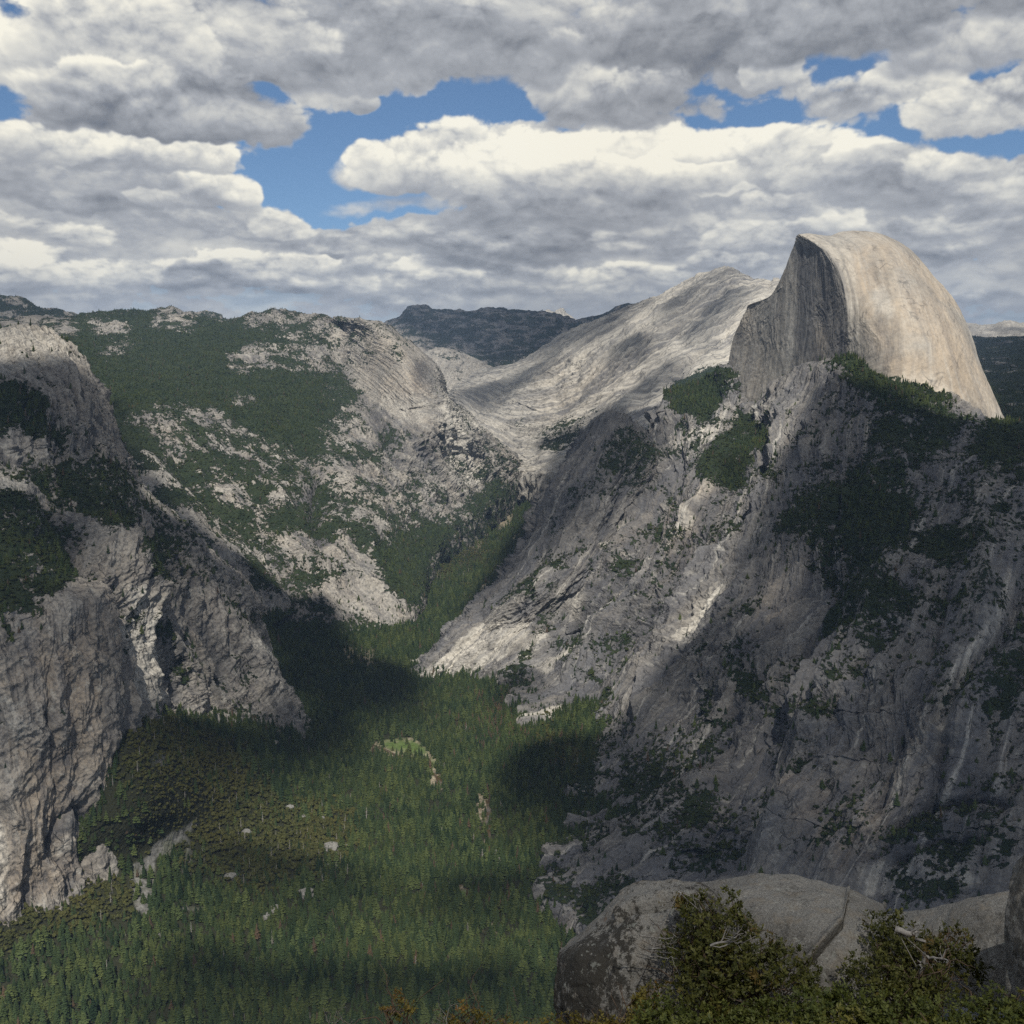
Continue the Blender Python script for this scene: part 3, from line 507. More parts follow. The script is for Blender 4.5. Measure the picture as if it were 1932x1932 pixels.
# ------------------------------------------------------------------ materials helpers
def new_mat(name):
    m = bpy.data.materials.new(name); m.use_nodes = True
    nt = m.node_tree; nt.nodes.clear()
    return m, nt
class NB:
    """tiny node builder"""
    def __init__(s, nt): s.nt = nt
    def n(s, typ, **kw):
        nd = s.nt.nodes.new(typ)
        for k, v in kw.items(): setattr(nd, k, v)
        return nd
    def link(s, a, b): s.nt.links.new(a, b)
    def val(s, inp, v):
        if isinstance(v, bpy.types.NodeSocket): s.link(v, inp)
        elif v is not None: inp.default_value = v
    def math(s, op, a, b=None, c=None, clamp=False):
        nd = s.n('ShaderNodeMath', operation=op, use_clamp=clamp)
        s.val(nd.inputs[0], a)
        if b is not None: s.val(nd.inputs[1], b)
        if c is not None: s.val(nd.inputs[2], c)
        return nd.outputs[0]
    def vmath(s, op, a, b=None, sc=None):
        nd = s.n('ShaderNodeVectorMath', operation=op)
        s.val(nd.inputs[0], a)
        if b is not None: s.val(nd.inputs[1], b)
        if sc is not None: s.val(nd.inputs['Scale'], sc)
        return nd.outputs['Value'] if op in ('LENGTH', 'DOT_PRODUCT', 'DISTANCE') else nd.outputs[0]
    def comb(s, x, y, z):
        nd = s.n('ShaderNodeCombineXYZ')
        for i, v in enumerate((x, y, z)): s.val(nd.inputs[i], v)
        return nd.outputs[0]
    def sep(s, v):
        nd = s.n('ShaderNodeSeparateXYZ'); s.val(nd.inputs[0], v); return nd.outputs
    def noise(s, vec, scale=1., detail=4., rough=.55, dist=0., w=None, kind='FBM', norm=True, lac=2.0):
        nd = s.n('ShaderNodeTexNoise'); nd.noise_type = kind
        if hasattr(nd, 'normalize'): nd.normalize = norm
        s.val(nd.inputs['Vector'], vec); s.val(nd.inputs['Scale'], scale); s.val(nd.inputs['Detail'], detail)
        s.val(nd.inputs['Roughness'], rough); s.val(nd.inputs['Distortion'], dist); s.val(nd.inputs['Lacunarity'], lac)
        return nd.outputs['Fac']
    def map(s, v, a, b, c=0., d=1., smooth=True):
        nd = s.n('ShaderNodeMapRange'); nd.interpolation_type = 'SMOOTHSTEP' if smooth else 'LINEAR'
        s.val(nd.inputs[0], v)
        for i, x in enumerate((a, b, c, d)): s.val(nd.inputs[i + 1], x)
        return nd.outputs[0]
    def mix(s, f, a, b, mode='MIX'):
        nd = s.n('ShaderNodeMix', data_type='RGBA', blend_type=mode)
        s.val(nd.inputs[0], f)
        for k, v in ((6, a), (7, b)):
            if isinstance(v, tuple) and len(v) == 3: v = (*v, 1)
            s.val(nd.inputs[k], v)
        return nd.outputs[2]
    def voronoi(s, vec, scale=1., feature='F1', rnd=1.):
        nd = s.n('ShaderNodeTexVoronoi', feature=feature); s.val(nd.inputs['Vector'], vec); s.val(nd.inputs['Scale'], scale)
        if 'Randomness' in nd.inputs: s.val(nd.inputs['Randomness'], rnd)
        return nd.outputs['Distance']
    def out_principled(s, color, rough=.9, normal=None, spec=.2):
        p = s.n('ShaderNodeBsdfPrincipled'); s.val(p.inputs['Base Color'], color); s.val(p.inputs['Roughness'], rough)
        s.val(p.inputs['Specular IOR Level'], spec)
        if normal is not None: s.link(normal, p.inputs['Normal'])
        o = s.n('ShaderNodeOutputMaterial'); s.link(p.outputs[0], o.inputs[0]); return p
    def bump(s, h, strength=.5, dist=1., normal=None):
        nd = s.n('ShaderNodeBump'); s.val(nd.inputs['Strength'], strength); s.val(nd.inputs['Distance'], dist); s.link(h, nd.inputs['Height'])
        if normal is not None: s.link(normal, nd.inputs['Normal'])
        return nd.outputs[0]

def granite_material(name, bk=1., sk=1., fk=1., s2k=1., streak=0.):
    m, nt = new_mat(name); b = NB(nt)
    pos = b.vmath('MULTIPLY', b.n('ShaderNodeNewGeometry').outputs['Position'], (sk, sk, sk))
    flow = b.vmath('MULTIPLY', b.n('ShaderNodeAttribute', attribute_name='flow').outputs['Vector'], (sk, sk, 1.))
    mk = b.n('ShaderNodeAttribute', attribute_name='cover'); ms = b.sep(mk.outputs['Vector'])
    tn = b.n('ShaderNodeAttribute', attribute_name='tone'); ts = b.sep(tn.outputs['Vector'])
    veg, soil = ms[0], ms[1]; pale, dark, warm = ts[0], ts[1], ts[2]
    fx = b.sep(flow)
    warp = b.noise(pos, 1 / 260., 3, .5)
    fxw = b.math('ADD', fx[0], b.math('MULTIPLY', warp, 90.))
    fl1 = b.comb(b.math('DIVIDE', fxw, 24.), b.math('DIVIDE', fx[1], 300.), fx[2])
    fl2 = b.comb(b.math('DIVIDE', fxw, 8.), b.math('DIVIDE', fx[1], 130.), fx[2])
    fl3 = b.comb(b.math('DIVIDE', fxw, 75.), b.math('DIVIDE', fx[1], 330.), fx[2])
    s1 = b.noise(fl1, 1, 5, .62); s2 = b.noise(fl2, 1, 4, .6); s3 = b.noise(fl3, 1, 4, .55)
    blot = b.noise(pos, 1 / 130., 6, .62); fine = b.noise(pos, 1 / 9., 5, .7); mid = b.noise(pos, 1 / 40., 5, .6)
    # granite base
    base = b.mix(b.map(blot, .35, .68), (.13, .126, .118), (.25, .24, .215))
    base = b.mix(b.map(s3, .42, .66, 0, .75), base, (.37, .355, .32))
    base = b.mix(b.math('MULTIPLY', b.map(mid, .42, .62), .45 * fk), base, (.20, .175, .145))
    base = b.mix(b.math('MULTIPLY', warm, b.map(blot, .3, .6, .15, .55)), base, (.36, .275, .185))
    # water streaks, darker and paler, plus the relief shade held in the tone masks
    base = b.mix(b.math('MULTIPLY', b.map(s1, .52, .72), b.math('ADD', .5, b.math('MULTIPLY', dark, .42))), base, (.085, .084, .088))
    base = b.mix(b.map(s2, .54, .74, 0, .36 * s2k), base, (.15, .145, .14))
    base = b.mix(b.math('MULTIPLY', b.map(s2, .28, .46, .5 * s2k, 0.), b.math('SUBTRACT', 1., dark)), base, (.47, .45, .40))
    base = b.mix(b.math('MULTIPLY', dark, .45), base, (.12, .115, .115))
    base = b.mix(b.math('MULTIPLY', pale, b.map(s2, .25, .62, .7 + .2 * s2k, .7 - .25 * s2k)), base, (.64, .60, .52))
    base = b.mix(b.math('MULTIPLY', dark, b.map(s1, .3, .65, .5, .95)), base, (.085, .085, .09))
    if streak:
        wide = b.noise(b.comb(b.math('DIVIDE', fxw, 48.), b.math('DIVIDE', fx[1], 900.), b.math('ADD', fx[2], 4.)), 1, 5, .6)
        thin_ = b.noise(b.comb(b.math('DIVIDE', fxw, 15.), b.math('DIVIDE', fx[1], 600.), b.math('ADD', fx[2], 9.)), 1, 4, .6)
        base = b.mix(b.math('MULTIPLY', b.map(wide, .48, .60, 0, .72 * streak), b.math('SUBTRACT', 1., b.math('MULTIPLY', pale, .28))), base, (.135, .135, .142))
        base = b.mix(b.math('MULTIPLY', b.map(thin_, .52, .64, 0, .65 * streak), b.math('SUBTRACT', 1., b.math('MULTIPLY', pale, .2))), base, (.105, .105, .112))
        base = b.mix(b.map(thin_, .30, .42, .6 * streak, 0.), base, (.50, .475, .42))
    # joints and cracks
    wv = b.n('ShaderNodeTexNoise'); b.link(pos, wv.inputs['Vector']); b.val(wv.inputs['Scale'], 1 / 55.); b.val(wv.inputs['Detail'], 3.)
    pw = b.vmath('ADD', pos, b.vmath('SCALE', wv.outputs['Color'], sc=55.))
    pj = b.vmath('MULTIPLY', pw, (1., 1., .45))
    cr = b.voronoi(pj, 1 / 62., 'DISTANCE_TO_EDGE'); cr2 = b.voronoi(b.vmath('ADD', pj, (31., 7., 9.)), 1 / 21., 'DISTANCE_TO_EDGE')
    gate = b.map(b.noise(pos, 1 / 160., 3, .6), .5, .66)
    crk = 0.
    crk2 = b.math('MULTIPLY', b.map(cr2, 0., .08, .7, 0.), b.map(mid, .5, .64))
    base = b.mix(b.math('MULTIPLY', b.math('MAXIMUM', crk, crk2), .75), base, (.06, .06, .062))
    base = b.mix(b.map(fine, .36, .58, 1 - .65 * fk, 1.), (.055, .055, .058), base, 'MIX')
    base = b.mix(b.math('MULTIPLY', b.map(b.noise(b.vmath('ADD', pos, (50., 9., 3.)), 1 / 22., 5, .7), .54, .7), .5 * fk), base, (.42, .40, .35))
    # plant cover
    vn = b.math('ADD', b.math('MULTIPLY', b.noise(pos, 1 / 11., 4, .7), .55), b.math('MULTIPLY', b.noise(b.comb(b.math('DIVIDE', fxw, 26.), b.math('DIVIDE', fx[1], 42.), 3.), 1, 4, .6), .45))
    vf = b.math('ADD', veg, b.math('MULTIPLY', b.math('SUBTRACT', vn, .5), 2.3))
    vf = b.map(vf, .46, .54)
    vf = b.math('MULTIPLY', vf, b.map(veg, .02, .08))
    vc = b.mix(b.map(mid, .35, .65), (.022, .034, .017), (.046, .060, .026))
    vc = b.mix(b.map(fine, .3, .7, .6, 0.), vc, (.012, .020, .011))
    col = b.mix(vf, base, vc)
    # duff, sand and gravel on the valley floor
    sc_ = b.mix(b.map(fine, .35, .65), b.mix(warm, (.09, .088, .08), (.12, .098, .062)), b.mix(warm, (.19, .185, .17), (.34, .29, .215)))
    sc_ = b.mix(b.map(mid, .45, .6, 0, .45), sc_, (.07, .082, .03))
    sc_ = b.mix(b.map(ms[2], .25, .75), sc_, (.028, .030, .016))
    sc_ = b.mix(b.math('MULTIPLY', dark, b.map(mid, .3, .5, .4, 1.)), sc_, (.085, .125, .035))
    col = b.mix(soil, col, sc_)
    h = b.math('ADD', b.math('MULTIPLY', fine, 2.), b.math('ADD', b.math('MULTIPLY', s1, 7.), b.math('MULTIPLY', mid, 9.)))
    h = b.math('SUBTRACT', h, b.math('MULTIPLY', b.math('MAXIMUM', crk, crk2), 3.5))
    h = b.math('ADD', h, b.math('MULTIPLY', vf, b.math('MULTIPLY', b.noise(pos, 1 / 6., 2, .6), 8.)))
    b.out_principled(col, .93, b.bump(h, .85 * bk, 1. * bk), .15)
    return m
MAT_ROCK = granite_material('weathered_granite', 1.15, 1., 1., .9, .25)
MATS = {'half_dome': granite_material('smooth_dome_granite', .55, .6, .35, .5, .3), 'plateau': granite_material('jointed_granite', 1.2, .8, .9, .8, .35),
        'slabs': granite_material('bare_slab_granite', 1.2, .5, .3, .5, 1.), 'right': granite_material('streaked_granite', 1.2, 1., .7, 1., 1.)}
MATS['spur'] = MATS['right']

def mesh_from_grid(name, P, attrs, mat, keep=None):
    V, U = P.shape[:2]
    me = bpy.data.meshes.new(name)
    me.vertices.add(V * U); me.vertices.foreach_set('co', P.astype(np.float32).ravel())
    idx = np.arange(V * U, dtype=np.int32).reshape(V, U)
    q = np.stack([idx[:-1, :-1], idx[:-1, 1:], idx[1:, 1:], idx[1:, :-1]], -1).reshape(-1, 4)
    me.loops.add(q.size); me.polygons.add(len(q))
    me.loops.foreach_set('vertex_index', q.ravel())
    me.polygons.foreach_set('loop_start', np.arange(0, q.size, 4, dtype=np.int32))
    me.polygons.foreach_set('loop_total', np.full(len(q), 4, np.int32))
    me.polygons.foreach_set('use_smooth', np.ones(len(q), bool))
    for k, v in attrs.items():
        a = me.attributes.new(k, 'FLOAT_VECTOR', 'POINT'); a.data.foreach_set('vector', v.astype(np.float32).ravel())
    me.materials.append(mat); me.update(calc_edges=True)
    return me
def put(name, me, parent=None, label=None, cat=None, group=None, kind=None):
    o = bpy.data.objects.new(name, me); COL.objects.link(o)
    if parent: o.parent = parent
    for k, v in (('label', label), ('category', cat), ('group', group), ('kind', kind)):
        if v: o[k] = v
    return o

def line_relief(px, py, lines):
    out = np.zeros_like(px)
    for pts, wd, amp in lines:
        best = np.full(px.shape, 1e9); tt = np.zeros_like(px); n = len(pts) - 1
        for k, ((x0, y0), (x1, y1)) in enumerate(zip(pts[:-1], pts[1:])):
            L2 = (x1 - x0) ** 2 + (y1 - y0) ** 2
            t = np.clip(((px - x0) * (x1 - x0) + (py - y0) * (y1 - y0)) / L2, 0, 1)
            d = np.hypot(px - x0 - t * (x1 - x0), py - y0 - t * (y1 - y0)); m = d < best
            best = np.where(m, d, best); tt = np.where(m, (k + t) / n, tt)
        out += amp * np.exp(-best / wd) * np.clip(np.minimum(tt, 1 - tt) * 8 + .15, 0, 1)
    return out
def build_sheet(key, name):
    S = NETS[key]
    P = surf(S['net'], S['den'] * DENS, sharp_u=S.get('sharp', ()), crest=S.get('crest'), bumps=S.get('bumps', ()), back=key != 'valley', foot=0 if key == 'valley' else 60)
    px0, py0 = proj(P)
    a, v = flow_coords(P, S['shear'])
    n = normals(P)
    if np.mean((n * (P - np.array([0, 0, CAMZ]))).sum(-1)) > 0: n = -n
    dist = np.linalg.norm(P[..., :2], axis=-1)
    steep = 1 - np.abs(n[..., 2])
    Lb = S['hgt'] * 6.
    Q = P * np.array([1, 1, .55]) / Lb
    big = fbm(Q, 3, .5, True) - .2
    fc = np.stack([a / (S['hgt'] * 1.9), v / (S['hgt'] * 18.), np.full_like(a, 3.7)], -1)
    wq = fbm(P / (Lb * .8), 2)[..., None]
    fl = fbm(fc + wq * .8, 6, .58, True) - .2
    jn = fbm(np.stack([(a + .9 * v) / (S['hgt'] * 5.), (v - .9 * a) / (S['hgt'] * 1.1), np.full_like(a, 5.2)], -1) + wq * .6, 4, .55, True) - .2
    small = fbm(P * np.array([1, 1, .7]) / (S['hgt'] * 1.1), 5, .58, True) - .2
    cre = .45 - fbm(np.stack([a / (S['hgt'] * 1.5), v / (S['hgt'] * 3.2), np.full_like(a, 8.1)], -1) + wq * 1.3, 4, .5, True)
    sc = np.clip(steep * 2.2, .25, 1)
    disp = S['amp'] * (.9 * big + (1.0 * S['fl'] * fl + .2 * small + .4 * S['fl'] * cre + .3 * jn) * sc)
    if 'lines' in S: disp = disp + line_relief(px0 + 9 * wq[..., 0], py0 + 9 * wq[..., 0], S['lines'])
    # exfoliation ledges: terrace the relief a little along the height
    led = fbm(np.stack([a / 400., v / 60., P[..., 2] / 60.], -1), 3)
    disp = disp + S['amp'] * .1 * np.abs(led) * sc
    if 'post' in S: disp = disp * S['post'](px0, py0, P)
    vis = np.ones_like(disp)
    P = P + n * (disp * vis)[..., None]
    if 'extra' in S: P = S['extra'](P, px0, py0, n)
    wx = fbm(P / 190., 5, .66); wy = fbm(P / 190. + 40, 5, .66)
    wf = .3 if key in ('slabs', 'half_dome') else 1.; sx = px0 + 34 * wf * wx; sy = py0 + 24 * wf * wy
    con = sample(M_CON, sx, sy); shr = sample(M_SHR, sx, sy)
    outside = (px0 < -60) | (px0 > 1990) | (py0 > 1990)
    base = S['veg']
    if key == 'valley':
        con = np.clip(sample(M_FLR, px0 + 14 * wx, py0 + 9 * wy) + .0, 0, 1); shr = np.full_like(con, .0); soil = np.ones_like(con)
    else:
        soil = np.zeros_like(con)
        if base > 0:
            nb = fbm(P * np.array([1, 1, 1.6]) / 210., 5, .62)
            con_b = base * .55; shr = np.maximum(shr, base + nb * .55); con = np.maximum(con, con_b + nb * .35)
            mid_ = sstep(.2, .35, shr) * sstep(1., .8, shr); shr = shr + mid_ * .5 * nb; con = np.clip(con, 0, 1)
            for M, arr in ((M_ZERO, 'x'),):
                bare = sample(M, sx, sy); shr = shr * (1 - bare); con = con * (1 - bare)
        n2 = normals(P); fl_ = np.clip(np.abs(n2[..., 2]) * 1.6, 0, 1)
        shr = shr * (.6 + .4 * fl_) + np.where(shr > .04, -.22 * fl - .1 * small, 0)
        shr = np.clip(shr, 0, 1); con = np.clip(con + np.where((con > .05) & (con < .8), -.3 * fl, 0), 0, 1)
        veg_col = shr
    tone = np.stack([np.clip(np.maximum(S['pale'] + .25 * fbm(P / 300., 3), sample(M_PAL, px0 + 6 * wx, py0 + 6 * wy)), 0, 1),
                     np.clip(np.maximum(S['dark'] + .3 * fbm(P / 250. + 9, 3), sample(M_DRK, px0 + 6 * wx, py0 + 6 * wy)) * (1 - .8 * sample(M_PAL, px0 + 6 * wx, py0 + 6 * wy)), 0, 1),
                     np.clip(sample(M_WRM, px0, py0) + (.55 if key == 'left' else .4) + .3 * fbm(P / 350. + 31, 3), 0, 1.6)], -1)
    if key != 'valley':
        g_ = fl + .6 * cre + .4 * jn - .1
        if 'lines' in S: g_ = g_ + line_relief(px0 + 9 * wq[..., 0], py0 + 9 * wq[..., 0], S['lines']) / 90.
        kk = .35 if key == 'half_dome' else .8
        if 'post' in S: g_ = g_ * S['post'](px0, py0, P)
        tone[..., 1] = np.clip(tone[..., 1] + kk * np.clip(-g_ * 1.5 - .1, -.35, .6), 0, 1)  # relief shade put into the colour: hollows darkened, ribs paled
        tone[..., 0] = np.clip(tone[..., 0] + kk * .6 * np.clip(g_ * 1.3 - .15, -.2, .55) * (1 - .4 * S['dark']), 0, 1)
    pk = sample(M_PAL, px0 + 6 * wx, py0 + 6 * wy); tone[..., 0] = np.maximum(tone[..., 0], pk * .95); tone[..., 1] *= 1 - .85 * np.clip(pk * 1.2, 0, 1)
    if key == 'valley': tone[..., 2] = sstep(600, 660, px0); tone[..., 0] = 0; tone[..., 1] = sample(M_MEAD, px0, py0)
    cover = np.stack([shr, soil, con], -1)
    flow = np.stack([a, v, np.full_like(a, (hash(key) % 97) if False else len(key) * 1.7)], -1)
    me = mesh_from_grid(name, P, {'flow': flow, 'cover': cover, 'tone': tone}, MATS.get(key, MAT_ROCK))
    o = put(name, me, kind='structure')
    SHEETS[key] = dict(P=P, n=normals(P), con=con, shr=shr, px=px0, py=py0, obj=o, nback=0)
    return o
BARE = [Z(g6, .85, [(180,250),(470,100),(380,300),(170,800),(60,1060),(-100,1080),(-250,900),(-100,600)]),
        Z(g6, .9, [(330,1140),(420,960),(560,1080),(540,1250),(440,1440),(300,1350)]),
        Z(g6, .8, [(560,180),(720,160),(860,300),(800,560),(640,640),(560,560)]),
        Z(g5, .95, [(440,330),(600,180),(740,30),(1000,0),(1010,60),(960,150),(850,250),(740,295),(600,325)]),
        Z(g2, .8, [(1400,970),(1440,860),(1560,780),(1640,820),(1560,900),(1500,1000),(1350,1200),(1200,1500),(1000,1700),(900,1760),(1200,1150)]),
        Z(g4, .5, [(60,150),(480,20),(520,600),(600,1000),(340,1250),(0,1400),(0,300)]),
        Z(g2, .95, [(560,430),(620,700),(615,900),(400,850),(330,740),(160,560)])]
M_ZERO = raster(BARE, 10, 0.)
# ------------------------------------------------------------------ build the relief
DENS = 1.0
for k, nm in (('half_dome', 'granite_dome_hill'), ('right', 'canyon_slope_terrain'), ('spur', 'pointed_spur_hill'), ('left', 'cliff_hill_terrain'), ('plateau', 'wooded_plateau_hill'), ('slabs', 'bare_slab_mountain_hill'),
              ('inner', 'inner_canyon_hill'), ('far', 'far_mountain_range_hill'), ('peaks', 'pale_peaks_hill'), ('far_left', 'far_ridge_hill'), ('far_right', 'far_forest_hill'),
              ('far_right_peaks', 'far_granite_peaks_hill'), ('valley', 'valley_ground')):
    t = time.time(); build_sheet(k, nm); print(k, SHEETS[k]['P'].shape, round(time.time() - t, 1))
# ------------------------------------------------------------------ camera, light
cam = bpy.data.cameras.new('camera'); cam.sensor_width = 36; cam.lens = 36 * F_D / 1932; cam.clip_start = .3; cam.clip_end = 60000
co = bpy.data.objects.new('camera', cam); COL.objects.link(co); co.location = (0, 0, CAMZ); co.rotation_euler = (R(90) - PITCH, 0, 0); SC.camera = co
SUN_EL, SUN_AZ = R(50), R(175)      # azimuth measured clockwise from the view direction: behind, to the right
sd = np.array([math.sin(SUN_AZ) * math.cos(SUN_EL), math.cos(SUN_AZ) * math.cos(SUN_EL), math.sin(SUN_EL)])
sl = bpy.data.lights.new('sun', 'SUN'); sl.energy = 5.0; sl.angle = R(.5); sl.color = (1, .95, .86)
so = bpy.data.objects.new('sun', sl); COL.objects.link(so)
import mathutils
so.rotation_euler = mathutils.Vector(-sd).to_track_quat('-Z', 'Y').to_euler()
# ------------------------------------------------------------------ trees
def foliage_mat(name, c1, c2, rnd=.5):
    m, nt = new_mat(name); b = NB(nt)
    oi = b.n('ShaderNodeObjectInfo').outputs['Random']
    pos = b.n('ShaderNodeNewGeometry').outputs['Position']
    f = b.math('ADD', b.math('MULTIPLY', oi, rnd), b.math('MULTIPLY', b.map(b.noise(pos, .35, 2, .6), .3, .7), 1 - rnd))
    col = b.mix(f, c1, c2)
    reg = b.noise(pos, 1 / 140., 3, .6)
    col = b.mix(b.map(reg, .35, .65, 0, .35), col, (c2[0] * 1.25, c2[1] * 1.05, c2[2] * .8))
    p = b.n('ShaderNodeBsdfPrincipled'); b.val(p.inputs['Base Color'], col); b.val(p.inputs['Roughness'], .85); b.val(p.inputs['Specular IOR Level'], .15)
    t = b.n('ShaderNodeBsdfTranslucent'); b.link(col, t.inputs[0])
    mx = b.n('ShaderNodeMixShader'); mx.inputs[0].default_value = .25; b.link(p.outputs[0], mx.inputs[1]); b.link(t.outputs[0], mx.inputs[2])
    o = b.n('ShaderNodeOutputMaterial'); b.link(mx.outputs[0], o.inputs[0]); return m
def plain_mat(name, c1, c2, scale=3., rough=.9, bump=.3, stretch=(1, 1, 1)):
    m, nt = new_mat(name); b = NB(nt)
    tc = b.n('ShaderNodeTexCoord').outputs['Object']
    v = b.vmath('MULTIPLY', tc, stretch)
    n = b.noise(v, scale, 5, .65)
    b.out_principled(b.mix(b.map(n, .3, .7), c1, c2), rough, b.bump(n, bump, .05)); return m
M_FIR = foliage_mat('fir_needles', (.010, .024, .011), (.062, .094, .038), .75)
M_PINE = foliage_mat('pine_needles', (.022, .040, .014), (.100, .130, .046), .75)
MT_OAK = foliage_mat('oak_leaves', (.034, .042, .014), (.118, .122, .044), .7)
M_BUSH = foliage_mat('chaparral_leaves', (.020, .032, .012), (.065, .082, .030), .6)
M_DEAD = foliage_mat('dry_brown_needles', (.075, .056, .038), (.125, .092, .06))
M_BARK = plain_mat('conifer_bark', (.07, .045, .03), (.16, .11, .075), 4, stretch=(1, 1, .2))
M_SNAG = plain_mat('bleached_wood', (.22, .20, .18), (.42, .39, .35), 5, stretch=(1, 1, .2))
def raw_mesh(name, verts, faces, mat, smooth=False):
    me = bpy.data.meshes.new(name); me.from_pydata([tuple(map(float, v)) for v in verts], [], faces); me.materials.append(mat)
    if smooth: me.polygons.foreach_set('use_smooth', [True] * len(me.polygons))
    me.update(); return me
def cone_trunk(name, h, r, mat, seg=6, lean=0.):
    vs, fs = [], []
    for k, (t, q) in enumerate(((0, 1.25), (.08, 1), (.5, .6), (1, .05))):
        for i in range(seg):
            a = 2 * math.pi * i / seg; vs.append((r * q * math.cos(a) + lean * t * t, r * q * math.sin(a), h * t))
    for k in range(3):
        for i in range(seg): j = (i + 1) % seg; fs.append((k * seg + i, k * seg + j, (k + 1) * seg + j, (k + 1) * seg + i))
    return raw_mesh(name, vs, fs, mat, True)
def conifer_crown(name, mat, h=24., r=3.4, whorls=15, br=8, seed=0, base=.12, shape=.85, gaps=.0):
    q = random.Random(seed); vs, fs = [], []
    # ragged inner body
    n0, k0 = 9, 9; ph = q.random() * 6
    for k in range(k0):
        t = k / (k0 - 1); z = h * (base + (1 - base) * t)
        for i in range(n0):
            a = 2 * math.pi * i / n0 + ph; rr = r * .62 * (1 - t) ** shape * q.uniform(.65, 1.15) + .05
            vs.append((rr * math.cos(a), rr * math.sin(a), z + q.uniform(-.5, .5)))
    for k in range(k0 - 1):
        for i in range(n0): j = (i + 1) % n0; fs.append((k * n0 + i, k * n0 + j, (k + 1) * n0 + j, (k + 1) * n0 + i))
    # whorls of drooping sprays
    for w_ in range(whorls):
        t = (w_ + q.uniform(-.3, .3)) / whorls; t = min(max(t, 0), .97)
        z = h * (base + (1 - base) * t); R0 = r * (1 - t) ** shape * q.uniform(.8, 1.2) + .25
        for i in range(br):
            if q.random() < gaps: continue
            a = 2 * math.pi * (i + q.uniform(-.35, .35)) / br + w_; L = R0 * q.uniform(.7, 1.25); wd = L * q.uniform(.28, .42)
            dx, dy = math.cos(a), math.sin(a); zt = z - L * q.uniform(.15, .45); n = len(vs)
            vs += [(dx * .15 * L, dy * .15 * L, z + .25), (dx * .62 * L - dy * wd, dy * .62 * L + dx * wd, z - .12 * L - q.random() * .4),
                   (dx * L, dy * L, zt), (dx * .62 * L + dy * wd, dy * .62 * L - dx * wd, z - .12 * L - q.random() * .4), (dx * .6 * L, dy * .6 * L, z + .06 * L)]
            fs += [(n, n + 1, n + 4), (n + 1, n + 2, n + 4), (n + 2, n + 3, n + 4), (n + 3, n, n + 4)]
    return raw_mesh(name, vs, fs, mat)
def round_crown(name, mat, h=10., r=5., leaves=150, seed=0, base=.2):
    q = random.Random(seed); vs, fs = [], []
    lumps = [(q.uniform(-.45, .45) * r, q.uniform(-.45, .45) * r, h * q.uniform(.45, .75), r * q.uniform(.42, .62)) for _ in range(6)]
    for (cx, cy, cz, rr) in lumps:
        n = len(vs); sg, rg = 7, 5
        for k in range(rg):
            th = math.pi * k / (rg - 1)
            for i in range(sg):
                a = 2 * math.pi * i / sg + k * .4; s = rr * q.uniform(.72, 1.05)
                vs.append((cx + s * math.sin(th) * math.cos(a), cy + s * math.sin(th) * math.sin(a), max(h * .1, cz + s * .8 * math.cos(th))))
        for k in range(rg - 1):
            for i in range(sg): j = (i + 1) % sg; fs.append((n + k * sg + i, n + k * sg + j, n + (k + 1) * sg + j, n + (k + 1) * sg + i))
    for _ in range(leaves):
        cx, cy, cz, rr = q.choice(lumps); v = mathutils.Vector((q.gauss(0, 1), q.gauss(0, 1), abs(q.gauss(0, 1)) * .9)).normalized()
        c = mathutils.Vector((cx, cy, cz)) + v * rr * q.uniform(.9, 1.15); s = r * q.uniform(.08, .16); n = len(vs)
        u = v.orthogonal().normalized(); w2 = v.cross(u)
        for k in range(4):
            a = k * math.pi / 2 + q.random(); vs.append(tuple(c + (u * math.cos(a) + w2 * math.sin(a)) * s + v * q.uniform(-.3, .3) * s))
        fs.append((n, n + 1, n + 2, n + 3))
    return raw_mesh(name, vs, fs, mat)
def snag_mesh(name, h=20, seed=0):
    q = random.Random(seed); vs, fs = [], []
    def tube(a, b_, r1, r2, sg=5):
        a, b_ = mathutils.Vector(a), mathutils.Vector(b_); d = (b_ - a).normalized(); u = d.orthogonal().normalized(); w2 = d.cross(u); n = len(vs)
        for p, r_ in ((a, r1), (b_, r2)):
            for i in range(sg): t = 2 * math.pi * i / sg; vs.append(tuple(p + (u * math.cos(t) + w2 * math.sin(t)) * r_))
        for i in range(sg): j = (i + 1) % sg; fs.append((n + i, n + j, n + sg + j, n + sg + i))
    tube((0, 0, -1), (0, 0, h), .55, .08)
    for i in range(26):
        z = h * q.uniform(.25, .97); a = q.random() * 6.28; L = (1 - z / h) * 4 + .6
        tube((0, 0, z), (math.cos(a) * L, math.sin(a) * L, z - L * q.uniform(-.1, .35)), .13, .03, 3)
    return raw_mesh(name, vs, fs, M_SNAG)

def empty(name, label=None, cat=None, group=None, loc=(0, 0, 0)):
    o = bpy.data.objects.new(name, None); COL.objects.link(o); o.location = loc; o.empty_display_size = .5
    for k, v in (('label', label), ('category', cat), ('group', group)):
        if v: o[k] = v
    return o
def tree_proto(name, crown, trunk, label, cat, group):
    e = empty(name, label, cat, group)
    t = put('trunk', trunk, e); c = put('crown', crown, e)
    return e
TK = [cone_trunk('trunk', 24, .5, M_BARK), cone_trunk('trunk', 30, .6, M_BARK), cone_trunk('trunk', 18, .4, M_BARK)]
L_FIR = 'dark green pointed fir in the dense valley forest at the foot of the view'
L_PINE = 'lighter green broad conifer in the dense valley forest at the foot of the view'
L_DEAD = 'dead conifer with rust brown needles among the green valley trees'
P_FIR = tree_proto('fir_tree', conifer_crown('crown', M_FIR, 26, 3.3, 17, 8, 1), TK[0], L_FIR, 'tree', 'pointed firs at the near edge of the valley forest')
